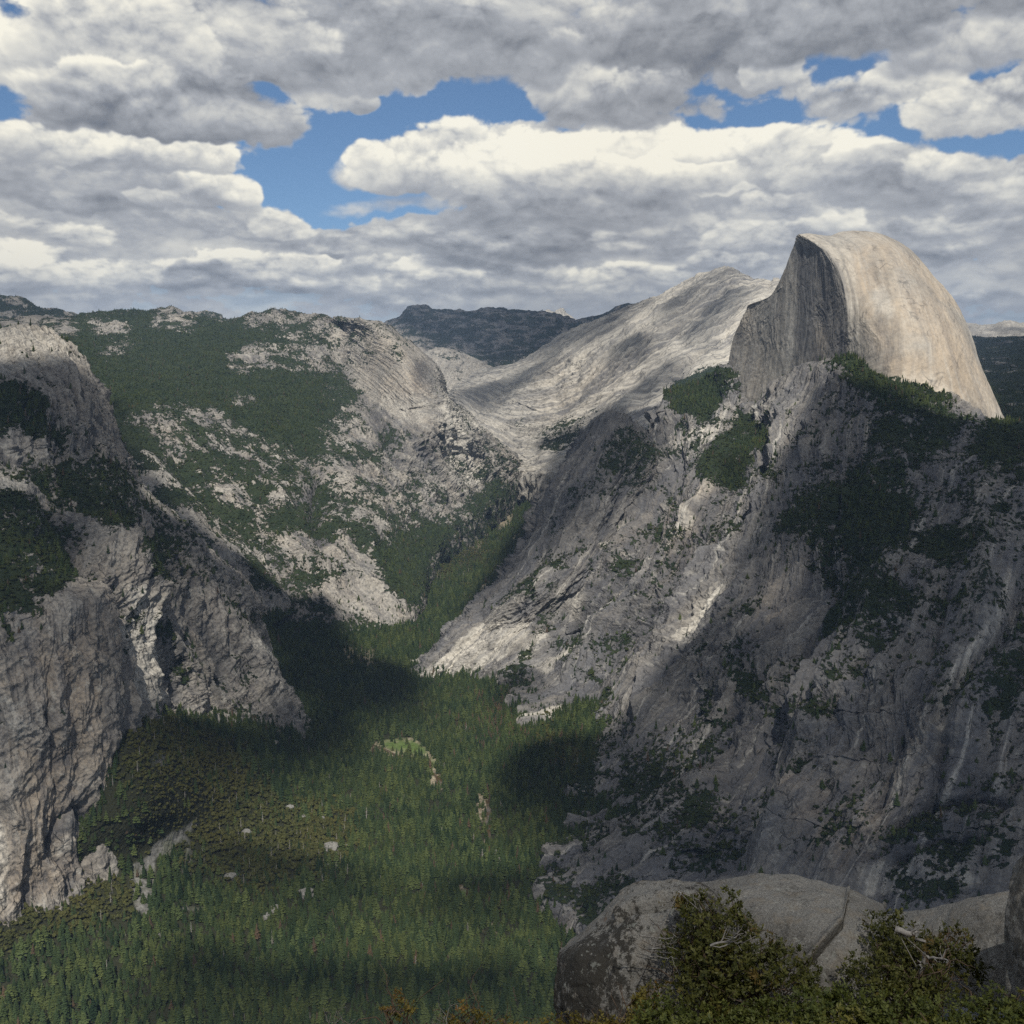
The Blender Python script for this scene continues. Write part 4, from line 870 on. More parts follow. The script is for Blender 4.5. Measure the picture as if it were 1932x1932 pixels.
P_FIR2 = tree_proto('fir_tree', conifer_crown('crown', M_FIR, 32, 3.9, 19, 8, 2, shape=.75), TK[1], L_FIR, 'tree', 'pointed firs at the near edge of the valley forest')
P_PINE = tree_proto('pine_tree', conifer_crown('crown', M_PINE, 27, 4.8, 13, 8, 3, .2, .62, .15), TK[0], L_PINE, 'tree', 'broad pines at the near edge of the valley forest')
P_PINE2 = tree_proto('pine_tree', conifer_crown('crown', M_PINE, 22, 4.2, 12, 8, 4, .14, .7, .1), TK[2], L_PINE, 'tree', 'broad pines at the near edge of the valley forest')
P_DEAD = tree_proto('dead_conifer', conifer_crown('crown', M_DEAD, 25, 3.1, 14, 7, 5, .2, .8, .3), TK[0], L_DEAD, 'dead tree', 'rust brown dead conifers in the valley')
L_OAK = 'low round olive green oak on the talus slope below the left cliff'
P_OAK = tree_proto('oak_tree', round_crown('crown', MT_OAK, 11, 5.2, 170, 6), cone_trunk('trunk', 7, .45, M_BARK), L_OAK, 'tree', 'olive oaks on the talus below the left cliff')
P_OAK2 = tree_proto('oak_tree', round_crown('crown', MT_OAK, 9, 5.0, 150, 7), cone_trunk('trunk', 6, .4, M_BARK), L_OAK, 'tree', 'olive oaks on the talus below the left cliff')
P_SNAG = empty('bare_snag', 'bleached leafless snag standing in the valley forest', 'dead tree', 'bleached snags in the valley'); put('trunk', snag_mesh('trunk', 21, 8), P_SNAG)
P_BUSH = put('cliff_bush', round_crown('cliff_bush', M_BUSH, 4.6, 3.6, 60, 9), None, 'round dark green bush growing on a ledge of the big right slope', 'bush', 'dark bushes on the canyon slope ledges')
P_SMALL = tree_proto('small_fir_tree', conifer_crown('crown', M_FIR, 17, 2.7, 9, 6, 12, .05, .8), TK[2], 'small dark fir growing on the granite shoulder below the big dome', 'tree', 'small firs on the shoulder below the big dome')

def scatter(key, field, per_area, per_px, seed, maxd=1e9, mind=0., fn=None):
    """candidate positions on a sheet; field 0..1"""
    S = SHEETS[key]; P = S['P']; q = np.random.default_rng(seed)
    c = (P[:-1, :-1] + P[1:, :-1] + P[:-1, 1:] + P[1:, 1:]) / 4
    e1 = P[1:, :-1] - P[:-1, :-1]; e2 = P[:-1, 1:] - P[:-1, :-1]
    cr = np.cross(e1, e2); A = np.hypot(cr[..., 0], np.hypot(cr[..., 1], cr[..., 2])); Ah = np.abs(cr[..., 2])
    view = np.array([0, 0, CAMZ]) - c; dist = np.linalg.norm(view, axis=-1)
    nn = S['n'][:-1, :-1]; fac = (nn * view).sum(-1) / dist; sgn = np.sign(np.median(fac)) or 1
    fac = fac * sgn
    px, py = proj(c)
    s = A * np.clip(fac, 0, 1) * (F_D * 1024 / 1932 / dist) ** 2
    f = field[:-1, :-1]
    lam = f * np.minimum(Ah / per_area + A * .1 / per_area, (s + .15 * A * (F_D * 1024 / 1932 / dist) ** 2) * per_px)
    ok = (px > -90) & (px < 2020) & (py > 380) & (py < 2060) & (fac > -.15) & (dist < maxd) & (dist > mind)
    lam = np.where(ok, lam, 0)
    if fn is not None: lam = lam * fn(px, py, c)
    k = q.poisson(np.minimum(lam, 30))
    idx = np.repeat(np.arange(k.size), k.ravel()); i, j = np.unravel_index(idx, k.shape)
    u = q.random(len(i))[:, None]; v = q.random(len(i))[:, None]
    X = P[i, j] * (1 - u) * (1 - v) + P[i + 1, j] * u * (1 - v) + P[i, j + 1] * (1 - u) * v + P[i + 1, j + 1] * u * v
    return X, px[i, j], py[i, j], dist[i, j]
def instancer(name, pts, scl, protos, label, cat, kinds=None, seed=0, wid=None, fat=1.):
    q = np.random.default_rng(seed); n = len(pts)
    me = bpy.data.meshes.new(name); me.vertices.add(n); me.vertices.foreach_set('co', pts.astype(np.float32).ravel())
    rot = np.stack([q.normal(0, .03, n), q.normal(0, .03, n), q.random(n) * 6.283], -1)
    sv = np.stack([scl * fat * q.uniform(.85, 1.2, n)] * 2 + [scl], -1)
    for k, v, t, f in (('rot', rot, 'FLOAT_VECTOR', 'vector'), ('siz', sv, 'FLOAT_VECTOR', 'vector')):
        a = me.attributes.new(k, t, 'POINT'); a.data.foreach_set(f, v.astype(np.float32).ravel())
    a = me.attributes.new('which', 'INT', 'POINT'); a.data.foreach_set('value', (kinds if kinds is not None else q.integers(0, len(protos), n)).astype(np.int32))
    ng = bpy.data.node_groups.new(name, 'GeometryNodeTree')
    ng.interface.new_socket('Geometry', in_out='INPUT', socket_type='NodeSocketGeometry'); ng.interface.new_socket('Geometry', in_out='OUTPUT', socket_type='NodeSocketGeometry')
    N = ng.nodes.new; Lk = ng.links.new
    gi, go = N('NodeGroupInput'), N('NodeGroupOutput')
    jn = N('GeometryNodeJoinGeometry')
    for p in reversed(protos):
        parts = [ch for ch in p.children if ch.type == 'MESH'] or [p]
        j2 = N('GeometryNodeJoinGeometry')
        for ch in parts:
            oi = N('GeometryNodeObjectInfo'); oi.inputs['Object'].default_value = ch; oi.transform_space = 'ORIGINAL'; Lk(oi.outputs['Geometry'], j2.inputs[0])
        g2i = N('GeometryNodeGeometryToInstance'); Lk(j2.outputs[0], g2i.inputs[0]); Lk(g2i.outputs[0], jn.inputs[0])
    ip = N('GeometryNodeInstanceOnPoints'); ip.inputs['Pick Instance'].default_value = True
    def attr(nm, dt):
        a = N('GeometryNodeInputNamedAttribute'); a.data_type = dt; a.inputs[0].default_value = nm; return a.outputs[0]
    Lk(gi.outputs[0], ip.inputs['Points']); Lk(jn.outputs[0], ip.inputs['Instance']); Lk(attr('which', 'INT'), ip.inputs['Instance Index'])
    er = N('FunctionNodeEulerToRotation'); Lk(attr('rot', 'FLOAT_VECTOR'), er.inputs[0]); Lk(er.outputs[0], ip.inputs['Rotation'])
    Lk(attr('siz', 'FLOAT_VECTOR'), ip.inputs['Scale']); Lk(ip.outputs[0], go.inputs[0])
    o = put(name, me, None, label, cat, None, 'stuff')
    md = o.modifiers.new('scatter', 'NODES'); md.node_group = ng
    print(name, n); return o

def copy_thing(src, loc, s, rz, label=None, group=None, sw=1.):
    o = src.copy(); COL.objects.link(o); o.location = loc; o.scale = (s * sw, s * sw, s); o.rotation_euler = (0, 0, rz)
    if label: o['label'] = label
    if group: o['group'] = group
    for ch in src.children:
        c = ch.copy(); COL.objects.link(c); c.parent = o
    return o
def pick_singles(X, n, d):
    return np.argsort(d)[:n]
def plant_forest():
    V = SHEETS['valley']; con = V['con']; oak = sample(M_OAK, V['px'] + 20 * fbm(V['P'] / 90., 3), V['py'] + 12 * fbm(V['P'] / 90. + 5, 3))
    oak = sstep(.25, .75, oak + .55 * fbm(V['P'] / 60. + 3, 4, .6)); V['oak'] = oak
    thin = np.clip(1.1 + 1.5 * fbm(V['P'] / 55., 4, .6), .08, 1.5)
    X, px, py, d = scatter('valley', con * (1 - oak) * thin, 68., .5, 11)
    inf = (px > -20) & (px < 1950) & (py < 1960)
    q = np.random.default_rng(2)
    n = len(X); scl = np.clip(q.lognormal(-.40, .37, n), .25, 1.35); kd = q.choice(6, n, p=[.34, .2, .22, .215, .017, .008])
    # a rusty stand of beetle-killed trees in mid valley
    rx, ry = g5(800, 520); rr = np.exp(-(((px - rx) / 55) ** 2 + ((py - ry) / 40) ** 2)); kd = np.where(q.random(n) < .4 * rr, 4, kd)
    X[:, 2] -= 1.0; scl = np.clip(scl * (1 + .7 * fbm(X / 110., 3)), .22, 1.4)
    near = np.zeros(n, bool)
    order = np.argsort(np.where(inf & (d < 1e5), d, 1e9))
    cnt = {0: 0, 1: 0, 2: 0, 3: 0, 4: 0, 5: 0}; lim = {0: 150, 1: 149, 2: 150, 3: 149, 4: 40, 5: 12}
    protos = [P_FIR, P_FIR2, P_PINE, P_PINE2, P_DEAD, P_SNAG]; used = set()
    for k in order:
        t = int(kd[k])
        if not inf[k] or cnt[t] >= lim[t]: continue
        if sum(cnt.values()) >= 620: break
        cnt[t] += 1; near[k] = True; s = float(scl[k]); rz = float(q.random() * 6.28)
        if t not in used:
            used.add(t); o = protos[t]; o.location = X[k]; o.scale = (s * 1.35, s * 1.35, s); o.rotation_euler = (0, 0, rz)
        else: copy_thing(protos[t], X[k], s, rz, sw=float(q.uniform(1.2, 1.6)))
    r = ~near
    instancer('conifer_forest', X[r], scl[r], protos, 'mass of green conifers filling the valley floor and canyon', 'forest', kd[r], 3, wid=None, fat=1.42)
    X, px, py, d = scatter('valley', np.clip(con + .15, 0, 1) * sstep(.2, .3, con) * oak * np.clip(thin * 1.1, 0, 1.2), 34., .6, 12)
    n = len(X); scl = np.clip(q.normal(.78, .24, n), .3, 1.4); kd = q.integers(0, 2, n); X[:, 2] -= .8
    inf = (px > 0) & (px < 1930) & (py < 1930); order = np.argsort(np.where(inf, d, 1e9)); keep = np.ones(n, bool); first = set()
    for k in order[:200]:
        keep[k] = False; t = int(kd[k]); src = (P_OAK, P_OAK2)[t]
        if t not in first: first.add(t); src.location = X[k]; src.scale = (float(scl[k]),) * 3
        else: copy_thing(src, X[k], float(scl[k]), float(q.random() * 6.28))
    fewcon = q.random(n) < .07
    kk = np.where(fewcon, q.integers(2, 5, n), kd)
    instancer('oak_woodland', X[keep], scl[keep], [P_OAK, P_OAK2, P_FIR, P_PINE2, P_SNAG], 'olive oak woodland covering the talus slopes under the cliffs', 'woodland', kk[keep], 5)
    # slopes
    pts, sc, kd = [], [], []
    bp, bs = [], []
    for key, a_c, k_c, a_b, k_b, hs in (('plateau', 90, .5, 60, .22, .8), ('left', 70, .6, 40, .35, 1.0), ('right', 75, .6, 40, .35, 1.0), ('spur', 75, .6, 40, .35, .9), ('slabs', 150, .5, 80, .3, .7), ('inner', 200, .4, 120, .2, .7),
                                ('far', 250, .25, 150, .0, .9), ('far_left', 250, .35, 150, .0, .9), ('far_right', 150, .35, 150, .1, .9)):
        S = SHEETS[key]; f = S['con'].copy()
        if key in ('far', 'far_left', 'far_right'): f = np.maximum(f, sstep(.4, .7, S['shr']) * .9)
        f = np.where(f < .6, f * np.clip(.6 + 1.2 * fbm(S['P'] / 60., 3), 0, 1.5), f)
        X, px, py, d = scatter(key, np.clip(f, 0, 1) ** 1.3, a_c, k_c, len(key) * 7 + 1)
        X[:, 2] -= 1.5; m = len(X); pts.append(X); sc.append(np.clip(q.normal(hs * .72, .17, m), .25, 1.1)); kd.append(q.choice(4, m, p=[.46, .2, .315, .025]))
        g = sstep(.25, .75, S['shr']) * np.clip(.5 + .9 * fbm(S['P'] / 35., 3), 0, 1.3)
        if k_b > 0:
            X, px, py, d = scatter(key, g, a_b, k_b, len(key) * 7 + 2); X[:, 2] -= .8
            bp.append(X); bs.append(np.clip(q.lognormal(0, .35, len(X)), .4, 2.2))
    pts = np.concatenate(pts); sc = np.concatenate(sc); kd = np.concatenate(kd)
    instancer('slope_conifers', pts, sc, [P_SMALL, P_FIR, P_PINE2, P_DEAD], 'scattered dark conifers on the plateau, ledges and canyon walls', 'forest', kd, 6, fat=1.35)
    bp = np.concatenate(bp); bs = np.concatenate(bs)
    instancer('slope_scrub', bp, bs, [P_BUSH], 'dark chaparral scrub dotting the granite slopes and ledges', 'scrub', None, 7)
    # the prototypes of the slope plants stand on the shoulder of the big dome
    S = SHEETS['right']
    def at_px(key, x, y):
        S = SHEETS[key]; x_, y_ = proj(S['P']); k = np.argmin((x_ - x) ** 2 + (y_ - y) ** 2); return S['P'].reshape(-1, 3)[k]
    P_SMALL.location = at_px('right', 1660, 760); P_BUSH.location = at_px('right', 1600, 1200)
    for k in range(60):
        x, y = random.choice([(g3(random.uniform(1050, 1500), random.uniform(840, 1000))), (g8(random.uniform(1200, 1680), random.uniform(220, 480)))])
        copy_thing(P_SMALL, at_px('right', x, y) - np.array([0, 0, 1.]), random.uniform(.8, 1.5), random.random() * 6,
                   'small dark fir growing on the granite shoulder below the big dome')
    return at_px

# ------------------------------------------------------------------ clouds added out of view and shaped to shade the land
SHDP = [
 (.25, [(-300,520),(2300,520),(2300,900),(-300,900)]), (.14, [(-300,900),(2300,900),(2300,2100),(-300,2100)]),
 (.1, [(120,600),(700,600),(830,700),(980,880),(900,960),(740,1150),(560,1165),(400,1000),(230,860)]),
 (.85, [(620,560),(1240,555),(1150,640),(1010,680),(930,700),(880,671),(820,655)]), (.8, [(1800,600),(2300,600),(2300,900),(1880,900)]),
 Z(g1,.6,[(-400,100),(420,200),(420,262),(200,290),(-400,290)]),
 Z(g2,.9,[(700,700),(1000,620),(1300,430),(1250,560),(1100,650),(1000,720),(850,800)]),
 Z(g2,.9,[(1500,520),(1700,360),(1800,380),(1750,500),(1650,520)]),
 Z(g2,.9,[(1100,1050),(1150,950),(1500,820),(1650,680),(1932,480),(1932,620),(1700,760),(1600,880),(1450,960),(1350,1050),(1200,1120)]),
 Z(g3,.8,[(-50,540),(150,400),(240,330),(360,300),(390,330),(230,410),(100,560),(0,600)]),
 Z(g3,.85,[(80,680),(350,420),(640,400),(400,500),(200,720)]),
 (.0, [(1256,740),(1330,700),(1372,690),(1372,600),(1450,540),(1530,430),(1700,430),(1900,780),(1800,780),(1740,700),(1560,660),(1500,830),(1440,900),(1440,960),(1400,960),(1290,960),(1240,870),(1200,820)]), (.3, [(1440,940),(1440,1000),(1330,1060),(1260,1110),(1180,1170),(1100,1250),(1000,1280),(1180,1090),(1290,950)]),
 Z(g1,1.,[(-600,640),(0,590),(100,570),(180,520),(300,525),(400,600),(480,640),(530,720),(560,900),(600,1000),(680,1120),(760,1180),(900,1370),(1000,1500),(1200,1620),(1400,1820),(1600,1932),(1600,2100),(900,2050),(480,1960),(440,1700),(0,1500),(-600,1500)]),
 Z(g1,.05,[(-200,1060),(60,1090),(130,1190),(100,1300),(-200,1300)]), Z(g1,.45,[(-300,1480),(200,1560),(460,1700),(400,1830),(-300,1860)]),
 Z(g1,.1,[(690,1180),(770,1210),(790,1270),(720,1260)]),
 Z(g4,.68,[(-300,60),(400,0),(520,200),(540,500),(640,1000),(300,1250),(0,1420),(-300,1420)]),
 Z(g4,.0,[(-100,950),(20,960),(50,1200),(30,1400),(-100,1400)]),
 Z(g4,.75,[(-100,0),(430,0),(430,280),(-100,330)]),
 Z(g4,.05,[(500,90),(640,0),(740,60),(790,340),(800,520),(650,460),(550,360)]), Z(g4,.5,[(800,100),(1000,60),(1200,300),(1380,560),(1150,640),(900,600),(790,400)]),
 (.97, [(475,1165),(560,1168),(640,1180),(655,1225),(690,1260),(790,1290),(812,1340),(760,1385),(640,1400),(560,1370),(480,1240)]),
 Z(g4,.97,[(500,480),(780,560),(900,640),(1150,700),(1150,620),(1390,580),(1640,620),(1700,700),(1640,800),(1500,830),(1380,850),(1250,840),(1100,900),(920,890),(700,1010),(620,880),(500,860)]),
 Z(g4,.7,[(760,1190),(1100,1230),(1500,1290),(1900,1330),(1900,1400),(1400,1430),(900,1410)]),
 Z(g5,.95,[(1060,700),(1300,650),(1340,900),(1260,1000),(1150,1200),(1000,1150),(830,1100),(800,900),(860,760)]),
 Z(g5,.85,[(450,1400),(700,1370),(1200,1330),(1200,1500),(600,1570),(480,1500)]), Z(g5,.8,[(-900,1780),(0,1830),(500,1860),(1000,1830),(1100,2100),(-900,2100)]),
 Z(g5,.8,[(830,380),(960,330),(1040,420),(1000,500),(860,480)]), Z(g5,.2,[(-900,1450),(300,1480),(480,1640),(300,1760),(-900,1700)]), Z(g5,.1,[(-200,950),(500,950),(750,1000),(760,1200),(400,1300),(-200,1200)]),
 Z(g5,.05,[(100,600),(560,600),(900,560),(1000,700),(780,850),(600,860),(250,720)]),
 # the big right slope
 (.86, [(1550,690),(1610,725),(1650,750),(1730,775),(1800,815),(1890,835),(2300,860),(2300,2200),(1050,2200),(1075,1640),(1120,1520),(1150,1420),(1200,1380),(1290,1240),(1330,1180),(1400,1080),(1440,1010),(1450,960),(1520,830),(1545,740)]),
 Z(g8,.97,[(380,830),(560,490),(760,520),(900,610),(1150,690),(1200,800),(1120,940),(950,980),(1080,1230),(900,1420),(700,1560),(500,1720),(200,2000),(-400,2300),(-700,2400),(-300,1750),(150,1150)]),
 Z(g8,.85,[(1680,950),(1900,850),(1960,1000),(1860,1220),(1740,1240),(1650,1200)]),
 Z(g6,.0,[(100,700),(200,470),(280,360),(380,270),(420,260),(360,400),(290,520),(190,700)]),
 Z(g6,.5,[(560,180),(860,300),(860,560),(640,640),(540,560)]), Z(g6,.5,[(840,740),(1150,780),(1160,1000),(1000,1250),(820,1250),(680,1300),(600,1320),(700,1100)]),
 Z(g6,.35,[(560,1200),(700,1180),(760,1400),(640,1420)]), Z(g6,.25,[(980,1820),(1280,1780),(1600,1850),(1600,2000),(1000,2000)]), Z(g6,.5,[(440,1480),(800,1560),(800,1750),(440,1700)]),
 Z(g6,.35,[(180,1040),(330,1060),(320,1300),(420,1500),(250,1400),(100,1150)]), Z(g6,.6,[(1040,1600),(1300,1600),(1300,1800),(1000,1800)]),
 (.2, [(1120,1250),(1200,1180),(1290,1130),(1300,1180),(1200,1290),(1090,1380),(1000,1360)]),
 (.0, [(815,1275),(870,1220),(950,1150),(1060,1130),(1050,1200),(1000,1240),(960,1270),(860,1290)]),
]
M_SHD = raster(SHDP, 8, .3)
CLOUD_Z = 6800.
def build_clouds():
    ga = 45.; gx0, gx1, gy0, gy1 = -9500, 9500, -8500, 12500
    nx, ny = int((gx1 - gx0) / ga), int((gy1 - gy0) / ga)
    W = np.zeros((ny, nx)); Vv = np.zeros((ny, nx))
    for key, S in SHEETS.items():
        if key in ('peaks', 'far_right_peaks'): continue
        P = S['P'].reshape(-1, 3); px = S['px'].ravel(); py = S['py'].ravel()
        nn = S['n'].reshape(-1, 3); vw = np.array([0, 0, CAMZ]) - P
        fr = (nn * vw).sum(-1); fr = fr * (np.sign(np.median(fr)) or 1) > 0
        m = (px > -300) & (px < 2250) & (py > 400) & (py < 2150) & fr
        if key == 'valley': m &= ~((px > 1080) & (py > 1300))
        P = P[m]; t = (CLOUD_Z - P[:, 2]) / sd[2]; Q = P[:, :2] + sd[:2] * t[:, None]
        px, py = proj(P)                           # where this spot really ended up
        s = sample(M_SHD, px, py)
        if key == 'half_dome': s = s * .1
        w_ = 1. / (1 + (np.linalg.norm(P[:, :2], axis=1) / 4000) ** 2) * (5. if key == 'half_dome' else 2. if key in ('right', 'left', 'half_dome', 'slabs') else 2.5 if key == 'valley' else 1.)
        i = ((Q[:, 0] - gx0) / ga).astype(int); j = ((Q[:, 1] - gy0) / ga).astype(int); ok = (i >= 0) & (i < nx) & (j >= 0) & (j < ny)
        np.add.at(W, (j[ok], i[ok]), w_[ok]); np.add.at(Vv, (j[ok], i[ok]), (w_ * s)[ok])
    W1 = blur(W, .7); V1 = blur(Vv, .7); W2 = blur(W, 5); V2 = blur(Vv, 5); g = V2 / (W2 + 1e-9)
    D = np.where(W1 > 1e-3, V1 / (W1 + 1e-9), np.where(W2 > 1e-4, g, .35))
    X, Y = np.meshgrid(gx0 + (np.arange(nx) + .5) * ga, gy0 + (np.arange(ny) + .5) * ga)
    nz = fbm(np.stack([X / 520., Y / 520., X * 0], -1), 5, .6)
    D = np.where(W2 > 1e-4, D + .16 * nz + .12 * fbm(np.stack([X / 190., Y / 190., X * 0 + 2], -1), 4, .6), .35 + .9 * nz)
    # cloud patch added out of view to shade the overlook itself
    c = np.array([0, 6, 985.]); t = (CLOUD_Z - c[2]) / sd[2]; cq = c[:2] + sd[:2] * t
    D = np.maximum(D, .74 * np.exp(-(((X - cq[0]) / 360) ** 2 + ((Y - cq[1]) / 260) ** 2) ** 2))
    el = np.arctan2(CLOUD_Z - CAMZ, np.hypot(X, Y)); D = D * sstep(R(22.5), R(25), el)
    D = np.clip(D, 0, 1); return X, Y, D
def cloud_object():
    X, Y, D = build_clouds()
    T = sstep(.18, 1., D); lump = fbm(np.stack([X / 260., Y / 260., X * 0 + 4], -1), 4, .55)
    zt = CLOUD_Z + 20 + T * (260 + 160 * lump)
    P = np.stack([X, Y, zt], -1)
    dens = np.stack([D, D, D], -1)
    m, nt = new_mat('shade_cloud'); b = NB(nt)
    a = b.sep(b.n('ShaderNodeAttribute', attribute_name='dens').outputs['Vector'])[0]
    pos = b.n('ShaderNodeNewGeometry').outputs['Position']
    nz = b.noise(pos, 1 / 70., 4, .6)
    op = b.map(b.math('ADD', a, b.math('MULTIPLY', b.math('SUBTRACT', nz, .5), .25)), .12, .88, 0., .955, smooth=False)
    df = b.n('ShaderNodeBsdfDiffuse'); df.inputs[0].default_value = (.9, .9, .9, 1)
    tl = b.n('ShaderNodeBsdfTranslucent'); tl.inputs[0].default_value = (.8, .8, .8, 1)
    tr = b.n('ShaderNodeBsdfTransparent'); m1 = b.n('ShaderNodeMixShader'); m1.inputs[0].default_value = .3; b.link(df.outputs[0], m1.inputs[1]); b.link(tl.outputs[0], m1.inputs[2])
    m2 = b.n('ShaderNodeMixShader'); b.link(op, m2.inputs[0]); b.link(tr.outputs[0], m2.inputs[1]); b.link(m1.outputs[0], m2.inputs[2])
    o = b.n('ShaderNodeOutputMaterial'); b.link(m2.outputs[0], o.inputs[0])
    me = mesh_from_grid('shade_clouds', P, {'dens': dens}, m)
    # drop the cells with no cloud in them
    import bmesh
    bm = bmesh.new(); bm.from_mesh(me); bm.verts.ensure_lookup_table(); dd = D.ravel()
    bmesh.ops.delete(bm, geom=[v for v in bm.verts if dd[v.index] < .1], context='VERTS'); bm.to_mesh(me); bm.free()
    return put('shade_clouds', me, kind='structure')
# ------------------------------------------------------------------ the overlook: boulders, shrubs, twigs
def boulder_mat(name, lichen):
    m, nt = new_mat(name); b = NB(nt)
    pos = b.n('ShaderNodeNewGeometry').outputs['Position']
    sp = b.noise(pos, 55., 3, .7); md = b.noise(pos, 6., 5, .65); bg_ = b.noise(pos, 1.3, 4, .6); grit = b.noise(pos, 130., 2, .7)
    c = b.mix(b.map(bg_, .35, .65), (.17, .162, .145), (.28, .268, .24))
    c = b.mix(b.map(sp, .35, .62, .75, 0.), c, (.11, .105, .098))
    c = b.mix(b.map(grit, .5, .7, 0., .6), c, (.43, .42, .4))
    c = b.mix(b.map(md, .5, .68, 0., .4), c, (.235, .19, .135))
    ln = b.noise(b.vmath('MULTIPLY', pos, (1., 1., .7)), 11., 7, .8); la = b.noise(pos, .9, 3, .6)
    lf = b.map(b.math('ADD', ln, b.math('MULTIPLY', b.math('SUBTRACT', la, .5), .75)), .57 - .11 * lichen, .63 - .11 * lichen)
    c = b.mix(b.math('MULTIPLY', lf, .35 + .6 * lichen), c, (.045, .042, .036))
    rn = b.noise(pos, 4.5, 5, .7); c = b.mix(b.map(rn, .64, .7, 0, .55 * lichen), c, (.16, .075, .03))
    gl = b.noise(b.vmath('ADD', pos, (3., 8., 1.)), 14., 4, .7); c = b.mix(b.map(gl, .6, .66, 0, .5), c, (.36, .37, .33))
    h = b.math('ADD', b.math('MULTIPLY', sp, .35), b.math('ADD', b.math('MULTIPLY', md, 1.6), b.math('MULTIPLY', ln, .8)))
    b.out_principled(c, .92, b.bump(h, .9, .035), .2); return m
M_B1 = boulder_mat('lichen_granite', 1.0); M_B2 = boulder_mat('speckled_granite', .15); M_B3 = boulder_mat('grey_lichen_granite', .45)
def rock_obj(name, net, mat, label, amp, sharp=(), crack=None, den=.8):
    P = surf(net, den, sharp_u=sharp, foot=0)
    n = normals(P); 
    if np.mean((n * (P - np.array([0, 0, CAMZ]))).sum(-1)) > 0: n = -n
    d = amp * (fbm(P / .9, 3) + .45 * fbm(P / .28, 4, .55) - .25 * np.clip(fbm(P / .5 + 7, 3, .5, True) - .55, 0, 1) * 3)
    if crack is not None:
        px, py = proj(P); c = np.array(crack, float)
        yy = np.interp(px, c[:, 0], c[:, 1]); m = (px > c[0, 0]) & (px < c[-1, 0])
        g = np.exp(-((py - yy) / 4.5) ** 2) * m * sstep(c[0, 0], c[0, 0] + 15, px); d = d - .13 * g + .05 * np.exp(-((py - yy + 14) / 10) ** 2) * m
    P = P + n * d[..., None]
    me = mesh_from_grid(name, P, {}, mat)
    o = put(name, me, None, label, 'boulder'); return o
rock_obj('boulder', [
 [(1110,1990,10.6),(1075,1980,9.9),(1048,1975,9.3),(1100,1975,8.9),(1200,1975,8.7),(1330,1975,8.75),(1380,1975,9.4)],
 [(1105,1880,10.7),(1070,1880,10.0),(1043,1880,9.35),(1100,1885,8.95),(1200,1880,8.8),(1330,1870,8.85),(1380,1870,9.5)],
 [(1110,1815,10.8),(1075,1815,10.1),(1046,1808,9.5),(1100,1810,9.1),(1200,1790,9.0),(1330,1790,9.0),(1380,1790,9.6)],
 [(1135,1785,10.9),(1102,1785,10.2),(1066,1772,9.7),(1122,1752,9.4),(1200,1735,9.2),(1330,1730,9.15),(1380,1730,9.8)],
 [(1175,1745,11.0),(1145,1735,10.3),(1118,1738,9.9),(1156,1702,9.7),(1220,1697,9.45),(1330,1700,9.35),(1370,1700,9.9)],
 [(1215,1700,11.1),(1190,1690,10.5),(1170,1681,10.1),(1194,1668,10.0),(1245,1662,9.9),(1320,1662,9.85),(1350,1670,10.2)],
 ], M_B1, 'dark boulder blotched with black lichen, at the left end of the rocky overlook', .075, (2,), crack=[(1160,1738),(1185,1718),(1230,1708),(1290,1697),(1330,1694)])
rock_obj('boulder', [
 [(1290,1990,10.4),(1260,1990,9.6),(1330,1990,9.0),(1430,1990,8.6),(1550,1990,8.6),(1650,1990,8.8),(1740,1990,9.4),(1720,1990,10.4)],
 [(1290,1860,10.4),(1262,1860,9.8),(1330,1850,9.2),(1430,1850,8.9),(1550,1845,8.9),(1650,1850,9.1),(1750,1860,9.6),(1730,1860,10.5)],
 [(1300,1760,10.6),(1275,1760,10),(1340,1750,9.5),(1430,1745,9.25),(1550,1745,9.25),(1640,1760,9.4),(1722,1790,9.8),(1702,1790,10.6)],
 [(1330,1705,10.8),(1300,1700,10.3),(1350,1690,9.9),(1430,1685,9.7),(1540,1692,9.7),(1620,1712,9.8),(1692,1740,10.1),(1675,1742,10.8)],
 [(1340,1675,11),(1312,1668,10.7),(1358,1660,10.5),(1440,1651,10.4),(1530,1656,10.4),(1610,1677,10.4),(1670,1705,10.5),(1655,1712,11)],
 ], M_B2, 'smooth pale grey granite hump behind the biggest shrub, in the middle of the overlook', .07, (1,), crack=[(1500,1850),(1590,1745),(1597,1700),(1602,1695)])
rock_obj('boulder', [
 [(1640,1900,12),(1740,1900,11.8),(1830,1900,11.6),(1960,1900,11.5),(2200,1900,11.6),(2700,1900,12.5),(2900,1900,16)],
 [(1650,1780,12.4),(1740,1790,12.2),(1830,1780,12),(1960,1770,11.9),(2200,1760,12),(2650,1750,13),(2800,1750,16)],
 [(1660,1725,13),(1740,1712,12.8),(1820,1697,12.6),(1960,1680,12.6),(2200,1660,12.8),(2550,1680,13.6),(2650,1700,16)],
 ], M_B2, 'flat sloping granite slab farthest back at the right side of the overlook', .06)
